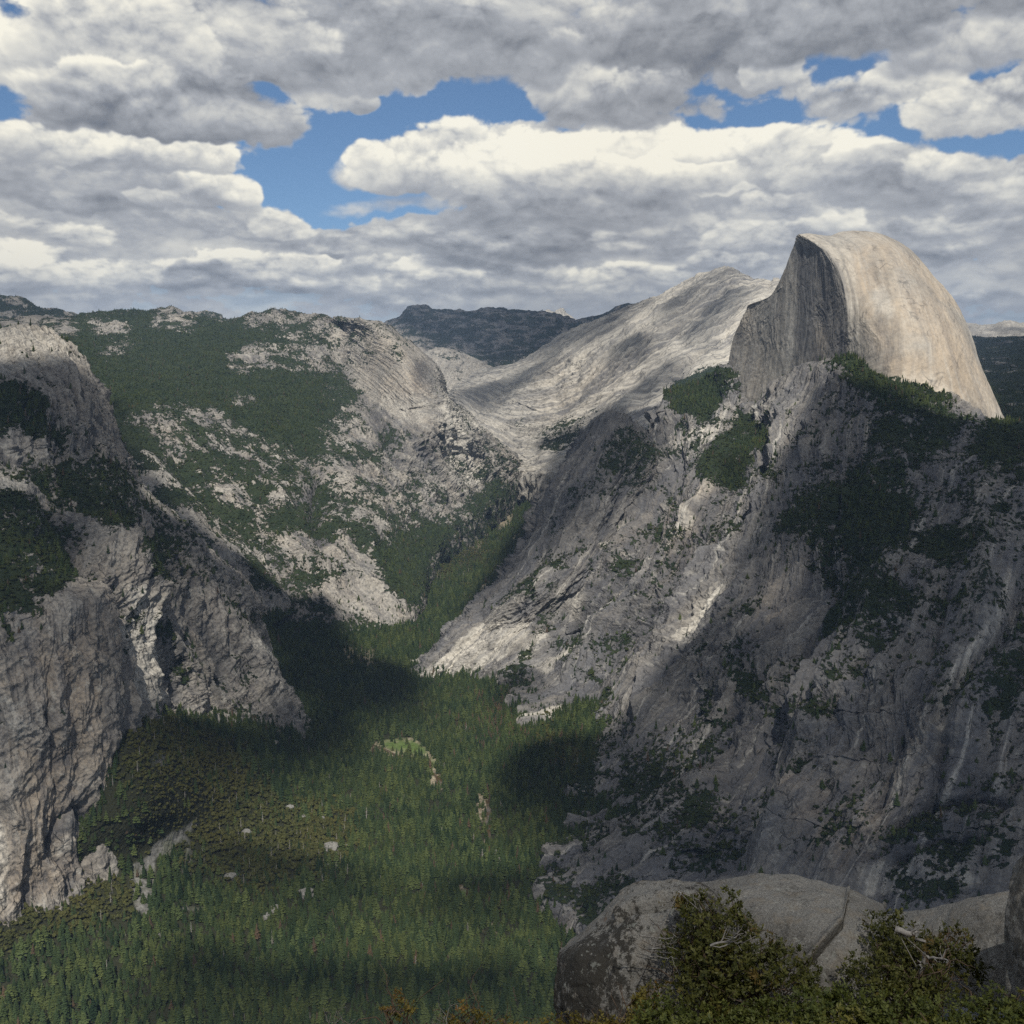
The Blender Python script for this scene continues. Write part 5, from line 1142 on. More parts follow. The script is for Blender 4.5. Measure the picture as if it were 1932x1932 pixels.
rock_obj('boulder', [
 [(1990,2050,10.3),(1950,2050,9.3),(1915,2050,8.6),(1990,2050,8.2),(2250,2050,8),(2600,2050,8.6),(2750,2050,10.5),(2650,2050,13)],
 [(1975,1900,10.3),(1935,1900,9.3),(1900,1890,8.7),(1980,1890,8.3),(2250,1890,8.1),(2560,1890,8.7),(2680,1890,10.5),(2600,1890,13)],
 [(1970,1760,10.4),(1930,1760,9.4),(1897,1760,8.8),(1970,1750,8.5),(2230,1740,8.3),(2500,1740,8.9),(2600,1750,10.5),(2520,1750,13)],
 [(1980,1690,10.5),(1940,1680,9.5),(1903,1680,9),(1965,1660,8.8),(2200,1640,8.7),(2420,1660,9.3),(2500,1680,10.6),(2430,1690,13)],
 [(1990,1650,10.7),(1950,1640,9.7),(1916,1642,9.3),(1962,1590,9.2),(2150,1560,9.3),(2330,1610,9.9),(2400,1640,10.8),(2350,1660,13)],
 ], M_B3, 'upright lichened rock cut by the right edge of the view', .06, (2,))
# ledge
gx, gy = np.meshgrid(np.linspace(-14, 16, 240), np.linspace(-8, 16, 200))
gz = CAMZ - 1.75 - .505 * gy + .18 * fbm(np.stack([gx / 2.2, gy / 2.2, gx * 0], -1), 5)
gz = np.where(gy < 0, CAMZ - 1.75 + .1 * gz * 0, gz); edge = np.maximum(gy - 11.5, 0) + np.maximum(np.abs(gx - 1) - 11, 0)
gz = gz - edge * 9
ml, nt = new_mat('gravelly_soil'); b = NB(nt); pp = b.n('ShaderNodeNewGeometry').outputs['Position']
nn_ = b.noise(pp, 8., 5, .7); b.out_principled(b.mix(b.map(nn_, .35, .65), (.07, .055, .035), (.2, .17, .125)), .95, b.bump(nn_, .8, .05))
put('ledge_ground', mesh_from_grid('ledge_ground', np.stack([gx, gy, gz], -1), {}, ml), kind='structure')

def leaf_mat(name, c1, c2, c3):
    m, nt = new_mat(name); b = NB(nt)
    pos = b.n('ShaderNodeNewGeometry').outputs['Position']
    a = b.sep(b.n('ShaderNodeAttribute', attribute_name='tint').outputs['Vector'])[0]
    c = b.mix(a, c1, c2); c = b.mix(b.map(b.noise(pos, 3.5, 3, .6), .56, .68, 0, .6), c, c3)
    p = b.n('ShaderNodeBsdfPrincipled'); b.val(p.inputs['Base Color'], c); b.val(p.inputs['Roughness'], .5); b.val(p.inputs['Specular IOR Level'], .3)
    t = b.n('ShaderNodeBsdfTranslucent'); b.link(c, t.inputs[0]); mx = b.n('ShaderNodeMixShader'); mx.inputs[0].default_value = .3
    b.link(p.outputs[0], mx.inputs[1]); b.link(t.outputs[0], mx.inputs[2]); o = b.n('ShaderNodeOutputMaterial'); b.link(mx.outputs[0], o.inputs[0]); return m
M_L1 = leaf_mat('huckleberry_oak_leaves', (.05, .058, .014), (.125, .125, .03), (.2, .115, .035))
M_L2 = leaf_mat('manzanita_leaves', (.07, .09, .02), (.15, .165, .038), (.26, .22, .05))
M_L3 = leaf_mat('yellowing_leaves', (.12, .1, .02), (.23, .19, .04), (.3, .13, .035))
M_TWIG = plain_mat('grey_twigs', (.16, .145, .13), (.36, .34, .31), 20, stretch=(1, 1, 1), bump=.2)
M_STEM = plain_mat('brown_stems', (.07, .05, .035), (.17, .12, .085), 20)
def tube_verts(path, r0, r1, vs, fs, sg=5):
    path = [mathutils.Vector(p) for p in path]; base = len(vs)
    for k, p in enumerate(path):
        d = (path[min(k + 1, len(path) - 1)] - path[max(k - 1, 0)]).normalized(); u = d.orthogonal().normalized(); w2 = d.cross(u)
        r = r0 + (r1 - r0) * k / (len(path) - 1)
        for i in range(sg): t = 2 * math.pi * i / sg; vs.append(tuple(p + (u * math.cos(t) + w2 * math.sin(t)) * r))
    for k in range(len(path) - 1):
        for i in range(sg): j = (i + 1) % sg; fs.append((base + k * sg + i, base + k * sg + j, base + (k + 1) * sg + j, base + (k + 1) * sg + i))
def wander(a, c, q, n=6, amp=.12):
    a, c = mathutils.Vector(a), mathutils.Vector(c); L = (c - a).length
    return [a + (c - a) * (k / n) + mathutils.Vector([q.gauss(0, 1) * amp * L * math.sin(math.pi * min(k / n, .95)) for _ in range(3)]) for k in range(n + 1)]
def leaf_cloud(name, blobs, n, size, mat, seed, up=.5, per=7):
    """rosettes of small leaves filling ellipsoids (centre, radii)"""
    q = np.random.default_rng(seed)
    w = np.array([b_[1][0] * b_[1][1] * b_[1][2] for b_ in blobs]) ** .8; w /= w.sum()
    k = q.choice(len(blobs), n, p=w); C = np.array([b_[0] for b_ in blobs])[k]; Rr = np.array([b_[1] for b_ in blobs])[k]
    v = q.normal(size=(n, 3)); v /= np.linalg.norm(v, axis=1)[:, None]; rad = q.random(n) ** .28 * (1 + .16 * q.normal(size=n))
    ctr = C + v * rad[:, None] * Rr
    ctr += .07 * np.stack([noise3(ctr * 5 + s) for s in (0, 9, 18)], -1)
    axis = v * .6 + np.array([0, 0, up]) + q.normal(size=(n, 3)) * .35; axis /= np.linalg.norm(axis, axis=1)[:, None]
    # expand every tip into a rosette
    ctr = np.repeat(ctr, per, 0); axis = np.repeat(axis, per, 0); m = len(ctr); tint = np.repeat(q.random(n), per)
    r = q.normal(size=(m, 3)); r -= (r * axis).sum(1)[:, None] * axis; r /= np.linalg.norm(r, axis=1)[:, None]
    d = r * q.uniform(.6, 1., (m, 1)) + axis * q.uniform(.1, .9, (m, 1)); d /= np.linalg.norm(d, axis=1)[:, None]
    s = np.cross(d, axis); s /= np.linalg.norm(s, axis=1)[:, None] + 1e-6
    L = size * q.uniform(.65, 1.25, (m, 1)); W = L * .27; o0 = ctr + axis * q.uniform(-1, .6, (m, 1)) * size
    nr = np.cross(d, s)
    V = np.stack([o0, o0 + d * L * .5 + s * W + nr * W * .35, o0 + d * L, o0 + d * L * .5 - s * W + nr * W * .35, o0 + d * L * .55], 1).reshape(-1, 3)
    I = np.arange(m)[:, None] * 5; F = np.concatenate([np.concatenate([I, I + 1, I + 2, I + 4], 1), np.concatenate([I, I + 4, I + 2, I + 3], 1)])
    me = bpy.data.meshes.new(name); me.vertices.add(len(V)); me.vertices.foreach_set('co', V.astype(np.float32).ravel())
    me.loops.add(F.size); me.polygons.add(len(F)); me.loops.foreach_set('vertex_index', F.astype(np.int32).ravel())
    me.polygons.foreach_set('loop_start', np.arange(0, F.size, 4, dtype=np.int32)); me.polygons.foreach_set('loop_total', np.full(len(F), 4, np.int32))
    a = me.attributes.new('tint', 'FLOAT_VECTOR', 'POINT'); a.data.foreach_set('vector', np.repeat(np.stack([tint] * 3, -1), 5, 0).astype(np.float32).ravel())
    me.materials.append(mat); me.update(calc_edges=True); return me, ctr
def blob(x, y, d, rx, ry, rd): # survey units to metres
    c = unproj(x, y, d); k = d / F_D * 1.05
    return (c, (rx * k, rd, ry * k))
def shrub(name, blobs, n, size, mat, seed, label, cat, root, nb=14, stem=M_STEM, up=.5, group=None, per=7):
    q = random.Random(seed); r0 = unproj(*root)
    e = empty(name, label, cat, group, tuple(r0)); off = np.array(r0)
    bl = [(np.array(c) - off, r) for c, r in blobs]
    me, ctr = leaf_cloud('foliage', bl, n, size, mat, seed, up, per); put('foliage', me, e)
    vs, fs = [], []
    for k in range(nb):
        c, r = q.choice(bl); v = mathutils.Vector((q.gauss(0, 1), q.gauss(0, 1), q.gauss(0, 1))).normalized()
        tip = mathutils.Vector(c) + mathutils.Vector((v.x * r[0], v.y * r[1], v.z * r[2])) * .95
        p = wander((q.uniform(-.1, .1), q.uniform(-.1, .1), -.1), tip, q, 7, .09); tube_verts(p, .014, .004, vs, fs)
        for j in range(4):
            s = p[q.randint(3, 6)]; t2 = s + mathutils.Vector((q.gauss(0, 1), q.gauss(0, 1), q.gauss(.3, 1))) * .16; tube_verts(wander(s, t2, q, 4, .12), .006, .0025, vs, fs, 4)
    put('branches', raw_mesh('branches', vs, fs, stem, True), e); return e
shrub('shrub', [blob(1335,1738,8.75,58,44,.26), blob(1395,1768,8.6,62,38,.26), blob(1300,1795,8.6,52,52,.22), blob(1375,1822,8.45,84,50,.3), blob(1462,1818,8.45,66,36,.28), blob(1520,1845,8.4,40,26,.22), blob(1300,1706,8.9,40,20,.16), blob(1385,1700,8.8,18,20,.12), blob(1350,1866,8.3,110,34,.28)],
      1600, .036, M_L1, 21, 'biggest shrub, olive brown leaves with bare grey twigs, between the two boulders', 'shrub', (1370,1930,8.6), 34)
shrub('shrub', [blob(1665,1745,9.3,34,24,.18), blob(1700,1790,9.2,55,34,.22), blob(1760,1800,9.2,60,40,.25), blob(1810,1820,9.2,48,34,.22), blob(1650,1840,8.7,60,35,.25), blob(1730,1860,8.7,70,35,.25), blob(1800,1760,9.4,30,16,.12)],
      1250, .034, M_L1, 22, 'ragged dark green shrub with bare grey trunk before the sloping slab', 'shrub', (1720,1930,8.9), 22)
shrub('low_shrub', [blob(1260,1928,7.9,70,30,.25), blob(1360,1936,7.8,80,28,.25), blob(1470,1926,7.8,90,32,.25), blob(1590,1916,7.8,90,36,.28), blob(1530,1892,8.0,36,15,.15), blob(1700,1926,7.8,90,32,.25)],
      2300, .034, M_L2, 23, 'bright green low shrub along the bottom of the view, below the biggest shrub', 'shrub', (1480,2010,7.9), 12)
shrub('low_shrub', [blob(1820,1925,7.8,80,30,.25), blob(1910,1925,7.7,60,45,.25), blob(1960,1950,7.7,80,60,.25), blob(1900,1895,7.9,30,18,.12)],
      1000, .034, M_L2, 24, 'green low shrub in the bottom right corner, against the upright rock', 'shrub', (1880,2010,7.8), 10)
shrub('low_shrub', [blob(1060,1938,8.2,50,16,.15), blob(1130,1936,8.1,50,20,.15), blob(1200,1930,8.1,40,20,.15), blob(980,1945,8.3,40,14,.12), blob(1215,1890,8.3,26,26,.12)],
      520, .032, M_L3, 25, 'yellowing low shrub at the foot of the dark lichened boulder', 'shrub', (1110,2010,8.2), 10)
for k, (x, y, pts, lab) in enumerate(((752, 1990, [(728,1905,12,8),(748,1880,16,8),(770,1890,12,7),(745,1918,14,9),(778,1912,10,8)], 'leftmost leafy sprig with yellow green tufts at the bottom of the view'),
                      (868, 1990, [(845,1922,14,9),(868,1895,12,10),(885,1912,14,9),(905,1918,14,9),(858,1930,18,8)], 'leafy sprig with rusty yellow tufts, second from the left at the bottom of the view'),
                      (930, 1990, [(925,1925,16,9),(948,1932,16,8),(900,1932,16,7)], 'low sprig just left of the yellowing shrub at the bottom of the view'))):
    shrub('sprig', [blob(a, c, 8.6, r1, r2, .05) for a, c, r1, r2 in pts], 16 * len(pts), .026, M_L3, 40 + k, lab, 'sprig', (x, y, 8.6), 7, up=.9, per=6)
def twig_set(name, segs, label, d, r=.006, mat=M_TWIG, seed=1):
    q = random.Random(seed); vs, fs = [], []; r0 = unproj(segs[0][0], segs[0][1], d)
    e0 = mathutils.Vector(r0)
    for s in segs:
        x0, y0, x1, y1, rr = s; a = mathutils.Vector(unproj(x0, y0, d)) - e0; c = mathutils.Vector(unproj(x1, y1, d - q.uniform(0, .2))) - e0
        if s is not segs[0]: tube_verts([mathutils.Vector((0, 0, 0)), a], r * .5, r * .5, vs, fs, 4)
        p = wander(a, c, q, 7, .06); tube_verts(p, r * rr, r * rr * .35, vs, fs)
        for j in range(3):
            st = p[q.randint(2, 6)]; tip = st + (c - a) * q.uniform(.15, .35) + mathutils.Vector((q.gauss(0, .05), q.gauss(0, .05), q.gauss(.02, .06))); tube_verts(wander(st, tip, q, 4, .1), r * rr * .45, r * .2, vs, fs, 4)
    o = put(name, raw_mesh(name, vs, fs, mat, True), None, label, 'branch'); o.location = e0; return o
twig_set('dead_branch', [(*g7(430, 345), *g7(405, 305), 1.2), (*g7(430, 345), *g7(560, 362), 1.), (*g7(560,362), *g7(600,350), .8)], 'thin forked white dead branch lying on the dark lichened boulder', 8.45, .007, seed=2)
twig_set('dead_branch', [(*g7(725, 388), *g7(850, 340), 1.3), (*g7(760, 395), *g7(900, 350), .8), (*g7(820, 360), *g7(835, 305), .8)], 'bare grey branch sticking out of the front of the biggest shrub', 8.1, .008, seed=3)
twig_set('dead_branch', [(*g7(1440, 325), *g7(1555, 372), 3.4), (*g7(1535, 500), *g7(1550, 415), 3.), (*g7(1560, 430), *g7(1640, 445), 1.5)], 'thick bleached dead branch on the ragged shrub at the right', 8.85, .009, seed=4)
twig_set('dead_branch', [(*g7(600, 180), *g7(680, 215), 1.), (*g7(690, 260), *g7(655, 200), 1.2), (*g7(500, 400), *g7(590, 370), .8), (*g7(490,430), *g7(600,440), .7)], 'fine tangle of grey dead twigs on the left side of the biggest shrub', 8.3, .006, seed=5)
twig_set('dead_twigs', [(632, 1965, 622, 1908, 1.), (634, 1965, 640, 1902, 1.), (636, 1965, 648, 1912, .8), (630, 1965, 628, 1925, .8)], 'upright bare grey twigs at the bottom edge, left of every leafy sprig', 8.6, .006, seed=6)
twig_set('dead_twigs', [(840, 1965, 832, 1895, 1.), (842, 1965, 846, 1888, 1.), (838, 1965, 822, 1915, .8)], 'upright bare grey twigs between the two tallest leafy sprigs at the bottom edge', 8.65, .006, seed=7)
# ------------------------------------------------------------------ single boulders lying on the talus
M_TAL = plain_mat('talus_granite', (.10, .098, .09), (.24, .232, .21), .4, bump=.8)
def talus_rock(loc, s, label, seed, fl=.6):
    q = np.random.default_rng(seed); import bmesh
    bm = bmesh.new(); bmesh.ops.create_icosphere(bm, subdivisions=3, radius=1.)
    for v in bm.verts:
        p = np.array(v.co); m = max(abs(p)); p = p / max(m, 1e-6) * .35 + p * .65
        p *= 1 + .35 * float(noise3((p * 1.3 + seed * 3.1)[None])[0]) + .12 * float(noise3((p * 3.3 + seed)[None])[0]); v.co = p * np.array([s, s * .8, s * fl])
    me = bpy.data.meshes.new('talus_boulder'); bm.to_mesh(me); bm.free(); me.materials.append(M_TAL); me.update()
    o = put('talus_boulder', me, None, label, 'boulder'); o.location = loc; o.rotation_euler = (0, 0, float(q.random() * 6)); return o
TALUS = [((1540,1125), 22, 'largest pale boulder standing alone in the olive woodland of the valley, flat topped'), ((1525,1205), 13, 'pale boulder a little below the largest boulder in the olive woodland'),
         ((1350,932), 12, 'pale boulder high in the olive woodland, at its shadowed upper edge'), ((1412,975), 11, 'pointed pale boulder right below the upper edge of the olive woodland'),
         ((1500,980), 10, 'grey boulder at the upper right of the olive woodland'), ((1148,1045), 13, 'pale boulder in the middle of the olive woodland, between scree and the largest boulder'),
         ((1430,1335), 19, 'grey boulder in the shade below the olive woodland'), ((1275,1415), 17, 'grey slab boulder at the foot of the talus, left of the shaded boulder'),
         ((1240,1440), 12, 'small boulder touching the slab boulder at the foot of the talus'), ((1545,1280), 10, 'small pale boulder at the right edge of the talus'),
         ((1075,1255), 15, 'grey boulder right of the narrow scree strip'), ((1620,1110), 8, 'small pale boulder right of the largest boulder'), ((1365,1285), 7, 'tiny pale boulder above the shaded boulder'), ((1190,1420), 9, 'small boulder left of the slab boulder at the foot of the talus')]

def ribbon(name, pts, width_px, mat, lift=1.2):
    V = SHEETS['valley']; x_, y_ = proj(V['P']); L, Rr = [], []
    for (x, y) in pts:
        for sgn, lst in ((-1, L), (1, Rr)):
            k = np.argmin((x_ - x - sgn * width_px) ** 2 + (y_ - y) ** 2); lst.append(V['P'].reshape(-1, 3)[k] + np.array([sgn * 1.5, 0, lift]))
    n = len(L); me = raw_mesh(name, L + Rr, [(i, i + 1, n + i + 1, n + i) for i in range(n - 1)], mat)
    return put(name, me, kind='structure')
mw, nt = new_mat('creek_water'); b = NB(nt); pw = b.n('ShaderNodeNewGeometry').outputs['Position']
b.out_principled(b.mix(b.noise(pw, .05, 3, .6), (.05, .035, .02), (.10, .07, .035)), .12, b.bump(b.noise(pw, .6, 3, .6), .2, .1), .5)
def densify(p, k=6): return [(a[0] + (c[0] - a[0]) * t / k, a[1] + (c[1] - a[1]) * t / k) for a, c in zip(p[:-1], p[1:]) for t in range(k)] + [p[-1]]
ribbon('creek', densify([g5(*p) for p in [(236,634),(290,655),(345,684),(400,690),(455,702),(500,740)]], 5), 3.2, mw)
ribbon('creek', densify([g5(*p) for p in [(520,762),(545,795),(535,835)]], 4), 5., mw)
ribbon('creek', densify([g5(*p) for p in [(770,890),(776,980),(772,1060),(780,1130)]], 5), 3., mw)
# ------------------------------------------------------------------ sky
def azel(px, py):
    v = unproj(px, py, 1000.) - np.array([0, 0, CAMZ]); v = v / np.linalg.norm(v); return math.atan2(v[0], v[1]), math.asin(v[2])
COVER = [(25,180,50,55,-1.0),(55,12,26,16,-.7),(382,78,13,30,-.65),(470,172,36,14,-.7),(550,315,135,66,-1.5),(660,235,120,40,-1.3),(820,196,120,26,-1.1),(700,392,140,17,-1.0),(560,350,80,50,-.5),
         (1590,130,58,24,-1.2),(1690,240,65,34,-1.2),(1880,268,100,19,-1.1),(1885,128,45,18,-1.),(1450,215,70,16,-1.),(985,214,45,12,-.7),(1095,236,40,10,-.6),(1205,145,16,8,-.4),
         (330,190,250,75,.6),(1000,300,300,60,.5),(950,90,700,60,.55),(250,420,300,90,.5),(900,480,900,70,.5),(1500,360,400,90,.5),(640,200,60,18,.5),(340,30,120,50,.4)]
TONE = [(340,232,230,30,-.75),(620,100,210,60,-.38),(430,120,100,70,-.2),(1180,110,230,60,-.45),(900,60,200,40,-.3),(1560,95,190,60,-.5),(1330,70,120,40,-.2),(1250,225,150,22,-.4),(950,480,160,38,-.42),(200,352,150,16,-.42),(1700,340,260,60,-.30),
        (1060,440,150,35,-.4),(500,440,200,14,-.2),(150,455,160,20,-.05),(500,545,500,12,-.3),(1250,470,120,25,-.2),(60,340,120,18,-.25),(1000,170,200,30,-.25),(900,400,130,30,-.25),
        (80,90,70,60,.5),(215,30,70,40,.4),(190,140,60,25,.3),(1010,265,200,32,.55),(860,240,60,22,.5),(700,290,50,26,.45),(1370,275,190,22,.85),(450,325,80,38,.5),(520,400,55,25,.4),(1380,352,60,13,.7),(300,290,80,20,.4),
        (450,488,150,24,.5),(150,492,150,26,.5),(40,440,80,30,.2),(790,488,70,16,.4),(1570,395,60,32,.7),(1250,512,100,16,.45),(1160,495,80,14,.3),(1110,420,60,14,.4),(1120,20,80,30,.25),(1880,300,100,12,.3),(1480,160,60,30,.35),(1650,170,100,25,.25),(560,400,60,30,.2),(1500,430,80,20,.3),(1000,540,400,10,.15)]
# cumulus bodies, farthest first: x, y, half width, half height, brightness of the crown, of the base, softness
BODIES = [(380,548,200,16,.45,.30,.4),(980,548,260,16,.5,.33,.4),(1300,560,200,14,.5,.35,.4),(120,560,240,13,.5,.33,.4),(760,560,160,12,.5,.35,.4),(1700,560,260,14,.5,.35,.4),(1840,590,150,9,.5,.4,.4),
 (620,528,90,26,.66,.42,.15),(880,528,110,28,.72,.36,.15),(1010,520,90,20,.6,.36,.2),(1150,520,100,24,.78,.38,.15),(1260,520,90,20,.72,.4,.15),(1380,500,90,30,.6,.36,.2),
 (40,495,90,40,.85,.42,.12),(150,520,150,42,.95,.36,.10),(270,525,90,34,.88,.36,.1),(470,520,130,48,.95,.42,.10),(575,500,70,42,.96,.44,.10),(700,500,90,26,.62,.42,.2),(790,508,70,32,.9,.42,.1),(860,520,60,24,.8,.4,.12),
 (400,545,110,22,.42,.26,.2),(520,552,90,18,.42,.26,.2),(360,520,60,20,.45,.3,.2),(90,440,120,28,.78,.44,.15),
 (640,440,200,30,.58,.44,.3),(560,460,150,22,.5,.40,.3),(805,455,45,14,.34,.26,.15),(610,468,25,8,.36,.28,.15),
 (1120,420,80,26,.86,.42,.1),(1220,450,110,36,.66,.36,.15),(1300,430,110,40,.6,.36,.2),(1450,450,120,40,.62,.34,.15),(1700,490,200,26,.5,.26,.2),(1850,430,120,40,.55,.34,.2),(1700,440,120,30,.55,.34,.2),
 (1565,405,70,48,1.0,.55,.08),(1380,362,70,26,1.0,.6,.08),(1480,400,90,30,.7,.4,.15),
 (760,388,190,22,.6,.46,.35),(960,480,200,52,.40,.25,.2),(1000,410,190,70,.46,.27,.2),(1170,400,170,50,.5,.3,.2),
 (720,330,130,40,.7,.42,.2),(820,330,180,80,.9,.42,.1),(700,300,50,32,1.0,.6,.08),(880,290,110,66,1.0,.5,.08),(1010,330,190,90,1.0,.42,.08),(1150,330,160,66,1.0,.42,.08),(1260,350,150,50,.8,.38,.12),
 (1380,270,240,40,.98,.6,.08),(1340,290,90,40,1.0,.5,.1),(1470,300,62,44,.72,.36,.08),(1540,340,130,60,.6,.33,.1),(1630,300,80,40,.92,.42,.08),(1700,350,220,72,.6,.34,.1),(1840,320,120,50,.85,.36,.1),(1900,380,120,50,.56,.33,.15),
 (430,430,150,32,.55,.30,.15),(500,415,70,44,.95,.42,.08),(420,370,60,60,1.0,.5,.07),(150,385,210,26,.46,.28,.2),(340,372,90,46,.98,.34,.08),(400,300,42,44,1.0,.5,.07),(120,340,190,44,.66,.36,.12),(250,345,120,34,.6,.34,.12),
 (190,300,200,42,.74,.36,.12),(300,300,110,34,.95,.36,.1),(60,290,110,46,.8,.42,.12),
 (680,195,46,28,.44,.28,.12),(1690,170,130,44,.8,.46,.12),(1850,215,130,46,.7,.5,.12),(1600,210,90,60,.66,.42,.15),(1800,100,170,70,.5,.34,.2),
 (1480,130,60,56,.86,.46,.1),(1330,215,90,40,.62,.32,.12),(1180,200,190,66,.5,.30,.12),(1060,150,120,90,.8,.38,.1),(960,120,160,90,.5,.32,.15),
 (620,110,290,96,.50,.30,.12),(700,60,300,110,.44,.30,.2),(480,80,150,110,.62,.34,.12),(1180,20,260,60,.62,.4,.2),(1240,90,230,52,.34,.18,.25),(1560,90,200,50,.36,.2,.25),(1700,10,260,60,.5,.3,.3),
 (90,110,170,110,1.0,.55,.08),(230,90,150,110,.72,.42,.1),(200,180,130,60,.86,.5,.1),(330,215,250,76,.56,.15,.07),(480,235,110,46,.42,.20,.07)]
def cloud_field(az, el):
    """cloud colour (linear, 1 = sunlit cream) and opacity for directions"""
    sh = az.shape
    g = np.stack([np.sin(az) * np.cos(el), np.cos(az) * np.cos(el), np.sin(el)], -1)
    wa = fbm(g * 9, 5, .6); wb = fbm(g * 9 + 31, 5, .6)
    A = az + .05 * wa; E_ = el + .024 * wb
    def blobs(lst):
        acc = np.zeros(sh, np.float32)
        for px, py, rx, ry, k in lst:
            a, e = azel(px, py); x = (A - a) * 2000 / rx; y = (E_ - e) * 2000 / ry
            acc += k * np.exp(-.8 * np.minimum(x * x + y * y, 60))
        return acc
    cov = blobs(COVER); ton = blobs(TONE)
    def worley(v, seed):
        v = v[..., :2] + seed; I = np.floor(v).astype(np.int32); f = v - I; best = np.full(sh, 9., np.float32); sec = best.copy()
        for dx in (-1, 0, 1):
            for dy in (-1, 0, 1):
                h = _perm[_perm[(I[..., 0] + dx) & 255] + ((I[..., 1] + dy) & 255)]
                ox = dx + (h * 0.61803 % 1) - f[..., 0]; oy = dy + (h * 0.41421 % 1) - f[..., 1]
                best = np.minimum(best, ox * ox + oy * oy)
        return np.sqrt(best)
    def layer(e, fx, fy, seed, octs):
        v = np.stack([az * fx + seed, e * fy + seed, np.full(sh, .37 + seed, np.float32)], -1).astype(np.float32)
        w0 = noise3(v * .8 + 5); w1 = noise3(v * .8 + 50); w2 = noise3(v * 2.6 + 7); w3 = noise3(v * 2.6 + 70); w4 = noise3(v * 8 + 7); w5 = noise3(v * 8 + 70)
        v = v + np.stack([.14 * w0 + .06 * w2 + .015 * w4, .14 * w1 + .06 * w3 + .015 * w5, 0 * w0], -1)
        n = fbm(v * .7, 3, .5)
        puff = 0; a = 1.; tt = 0
        for o in range(octs):
            puff = puff + a * (1 - 1.5 * worley(v * (1.25 * 2.13 ** o), 3.7 * o) ** 2); tt += a; a *= .60
        return .8 * n + 1.25 * (puff / tt - .62) + .10 * fbm(v * 7, 4, .6)
    def dens(dy, octs):
        e = el + dy; k = sstep(.10, .22, el)
        return layer(e, 9., 14., 0., octs) * k + layer(e, 14., 33., 11., octs) * (1 - k)
    d0 = dens(0., 6); d1 = dens(.007, 5); d2 = dens(.022, 3)
    l1 = np.clip(d0 - d1, -.7, .7); l2 = np.clip(d0 - d2, -.7, .7)
    tot = d0 + cov * 1.05 + .30
    alpha = sstep(-.03, .25, tot)
    t = .50 + (.14 + .14 * sstep(.12, .3, el)) * (l1 + l2) + .35 * ton + .1 * sstep(.40, 0, tot)
    for bx, by, rx, ry, tt_, tb, soft in BODIES:
        a, e = azel(bx, by); X = (A - a) * 2000 / rx; Y = (E_ - e) * 2000 / ry
        m = (np.abs(X) < 1.7) & (Y < 1.8) & (Y > -1.6)
        if not m.any(): continue
        x = X[m]; y = Y[m]; f = 1 - x * x - np.where(y > 0, y * y, (y * 1.7) ** 2) + .85 * d0[m] + .35 * np.minimum(cov[m], 0)
        al = sstep(0., max(soft, .10) * 3.2, f)
        tb = tb + .05; h = np.clip((y + .62 + .30 * d0[m]) / 1.3, 0, 1); rim = sstep(.9, .1, f) * (y > -.3)
        tn = tb + (tt_ - tb) * h ** 1.15 + (.52 * l1[m] + .5 * l2[m]) * (.22 + 1.0 * h * tt_) + .10 * rim * tt_
        t[m] = t[m] * (1 - al) + tn * al; alpha[m] = np.maximum(alpha[m], al)
    P_ = [0, .22, .46, .68, 1.]; K = np.array([(.115, .133, .17), (.22, .232, .255), (.39, .403, .425), (.63, .625, .59), (.95, .91, .78)])
    t = t - .42 * np.maximum(sstep(R(27), R(40), el), .8 * sstep(R(36), R(60), np.abs(az)))
    t = np.clip(t, 0, 1)
    rgb = np.stack([np.interp(t, P_, K[:, c]) for c in range(3)], -1)
    hz = np.interp(el, [-.02, .012, .05, .12], [.8, .55, .25, 0])[..., None]
    rgb = rgb * (1 - hz) + np.array([.37, .43, .51]) * hz
    alpha = np.maximum(alpha, np.interp(el, [.0, .03, .09, .13], [.97, .9, .75, 0]))
    return rgb, alpha
AZR, E0R, E1R = R(37), R(-4), R(31)
def sky_images(w1=1650, h1=800):
    az, el = np.meshgrid(np.linspace(-AZR, AZR, w1), np.linspace(E0R, E1R, h1)); near = cloud_field(az.astype(np.float32), el.astype(np.float32))
    az, el = np.meshgrid(np.linspace(-math.pi, math.pi, 720), np.linspace(-math.pi / 2, math.pi / 2, 360)); far = cloud_field(az.astype(np.float32), el.astype(np.float32))
    return near, far

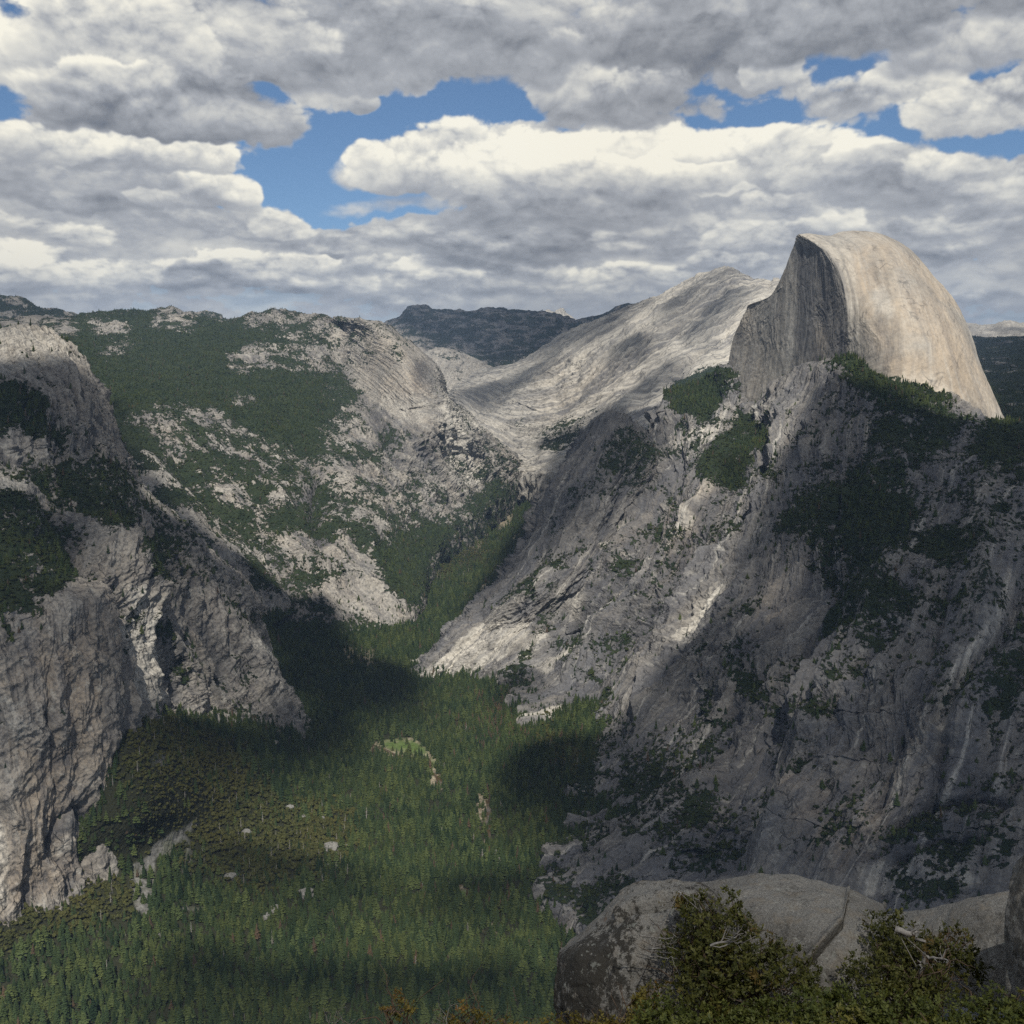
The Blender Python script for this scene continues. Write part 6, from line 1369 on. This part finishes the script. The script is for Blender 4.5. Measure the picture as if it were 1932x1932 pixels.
def build_sky():
    near, far = sky_images()
    def img(name, ra):
        rgb, a = ra; h, w_ = a.shape; im = bpy.data.images.new(name, w_, h, alpha=True, float_buffer=True, is_data=True)
        im.alpha_mode = 'CHANNEL_PACKED'; im.pixels.foreach_set(np.concatenate([rgb, a[..., None]], -1).astype(np.float32).ravel()); im.update(); im.pack(); return im
    w = bpy.data.worlds.new('World'); SC.world = w; w.use_nodes = True; wt = w.node_tree; wt.nodes.clear(); b = NB(wt)
    s = b.sep(b.vmath('NORMALIZE', b.n('ShaderNodeTexCoord').outputs['Generated']))
    el = b.math('ARCSINE', s[2]); az = b.math('ARCTAN2', s[0], s[1])
    def tex(im, u, v):
        t = b.n('ShaderNodeTexImage', image=im, interpolation='Cubic', extension='EXTEND'); b.link(b.comb(u, v, 0.), t.inputs[0]); return t
    u = b.map(az, -AZR, AZR, 0., 1., False); v = b.map(el, E0R, E1R, 0., 1., False)
    tn = tex(img('clouds_ahead', near), u, v)
    tf = tex(img('clouds_around', far), b.map(az, -math.pi, math.pi, 0., 1., False), b.map(el, -math.pi / 2, math.pi / 2, 0., 1., False))
    ins = b.math('MULTIPLY', b.map(b.math('ABSOLUTE', az), AZR * .93, AZR * .99, 1., 0.), b.map(el, E1R * .93, E1R * .99, 1., 0.))
    ins = b.math('MULTIPLY', ins, b.map(el, E0R * .95, E0R * .8, 0., 1.))
    rgb = b.mix(ins, tf.outputs[0], tn.outputs[0]); al = b.math('ADD', b.math('MULTIPLY', tf.outputs[1], b.math('SUBTRACT', 1., ins)), b.math('MULTIPLY', tn.outputs[1], ins))
    sky = b.n('ShaderNodeTexSky', sky_type='NISHITA', sun_disc=False, sun_elevation=SUN_EL, sun_rotation=SUN_AZ, altitude=2200)
    sk = b.mix(1., sky.outputs[0], SKYTINT, 'MULTIPLY')
    col = b.mix(al, sk, b.vmath('SCALE', rgb, sc=10.))
    bg = b.n('ShaderNodeBackground'); b.link(col, bg.inputs[0]); bg.inputs[1].default_value = .1
    ow = b.n('ShaderNodeOutputWorld'); b.link(bg.outputs[0], ow.inputs[0]); return w
SKYTINT = (.62, .75, .84)
build_sky()
SC.view_settings.view_transform = 'Standard'; SC.view_settings.look = 'None'; SC.view_settings.exposure = .12; SC.view_settings.gamma = 1
AT = plant_forest()
for k, (p, s, lab) in enumerate(TALUS):
    x, y = g4(*p); loc = AT('valley', x, y); talus_rock((loc[0], loc[1], loc[2] + s * .3), s * .72, lab, k + 1)
cloud_object()
# the air between the overlook and the far ranges
import bmesh
bm = bmesh.new(); bmesh.ops.create_cube(bm, size=1.); hz = bpy.data.meshes.new('haze'); bm.to_mesh(hz); bm.free()
zmin = min(float(S['P'][..., 2].min()) for S in SHEETS.values()) - 20; zmax = max(float(S['P'][..., 2].max()) for S in SHEETS.values()) + 60; zmax = max(zmax, CAMZ + 20)
m, nt = new_mat('thin_haze'); b = NB(nt); pv = b.n('ShaderNodeVolumePrincipled'); pv.inputs['Color'].default_value = (.5, .69, 1., 1); pv.inputs['Density'].default_value = 2.2e-5; pv.inputs['Anisotropy'].default_value = .2
o = b.n('ShaderNodeOutputMaterial'); b.link(pv.outputs[0], o.inputs['Volume']); hz.materials.append(m)
ho = put('haze', hz, kind='stuff'); ho['label'] = 'thin blue haze in the air over the valley and ranges'; ho['category'] = 'haze'; ho.scale = (52000, 52000, zmax - zmin); ho.location = (0, 6000, (zmax + zmin) / 2)
SC.cycles.use_denoising = False; SC.cycles.volume_bounces = 0; SC.cycles.max_bounces = 6; SC.cycles.diffuse_bounces = 2; SC.cycles.transparent_max_bounces = 12
print('haze z', zmin, zmax, 'total', round(time.time() - T0, 1))
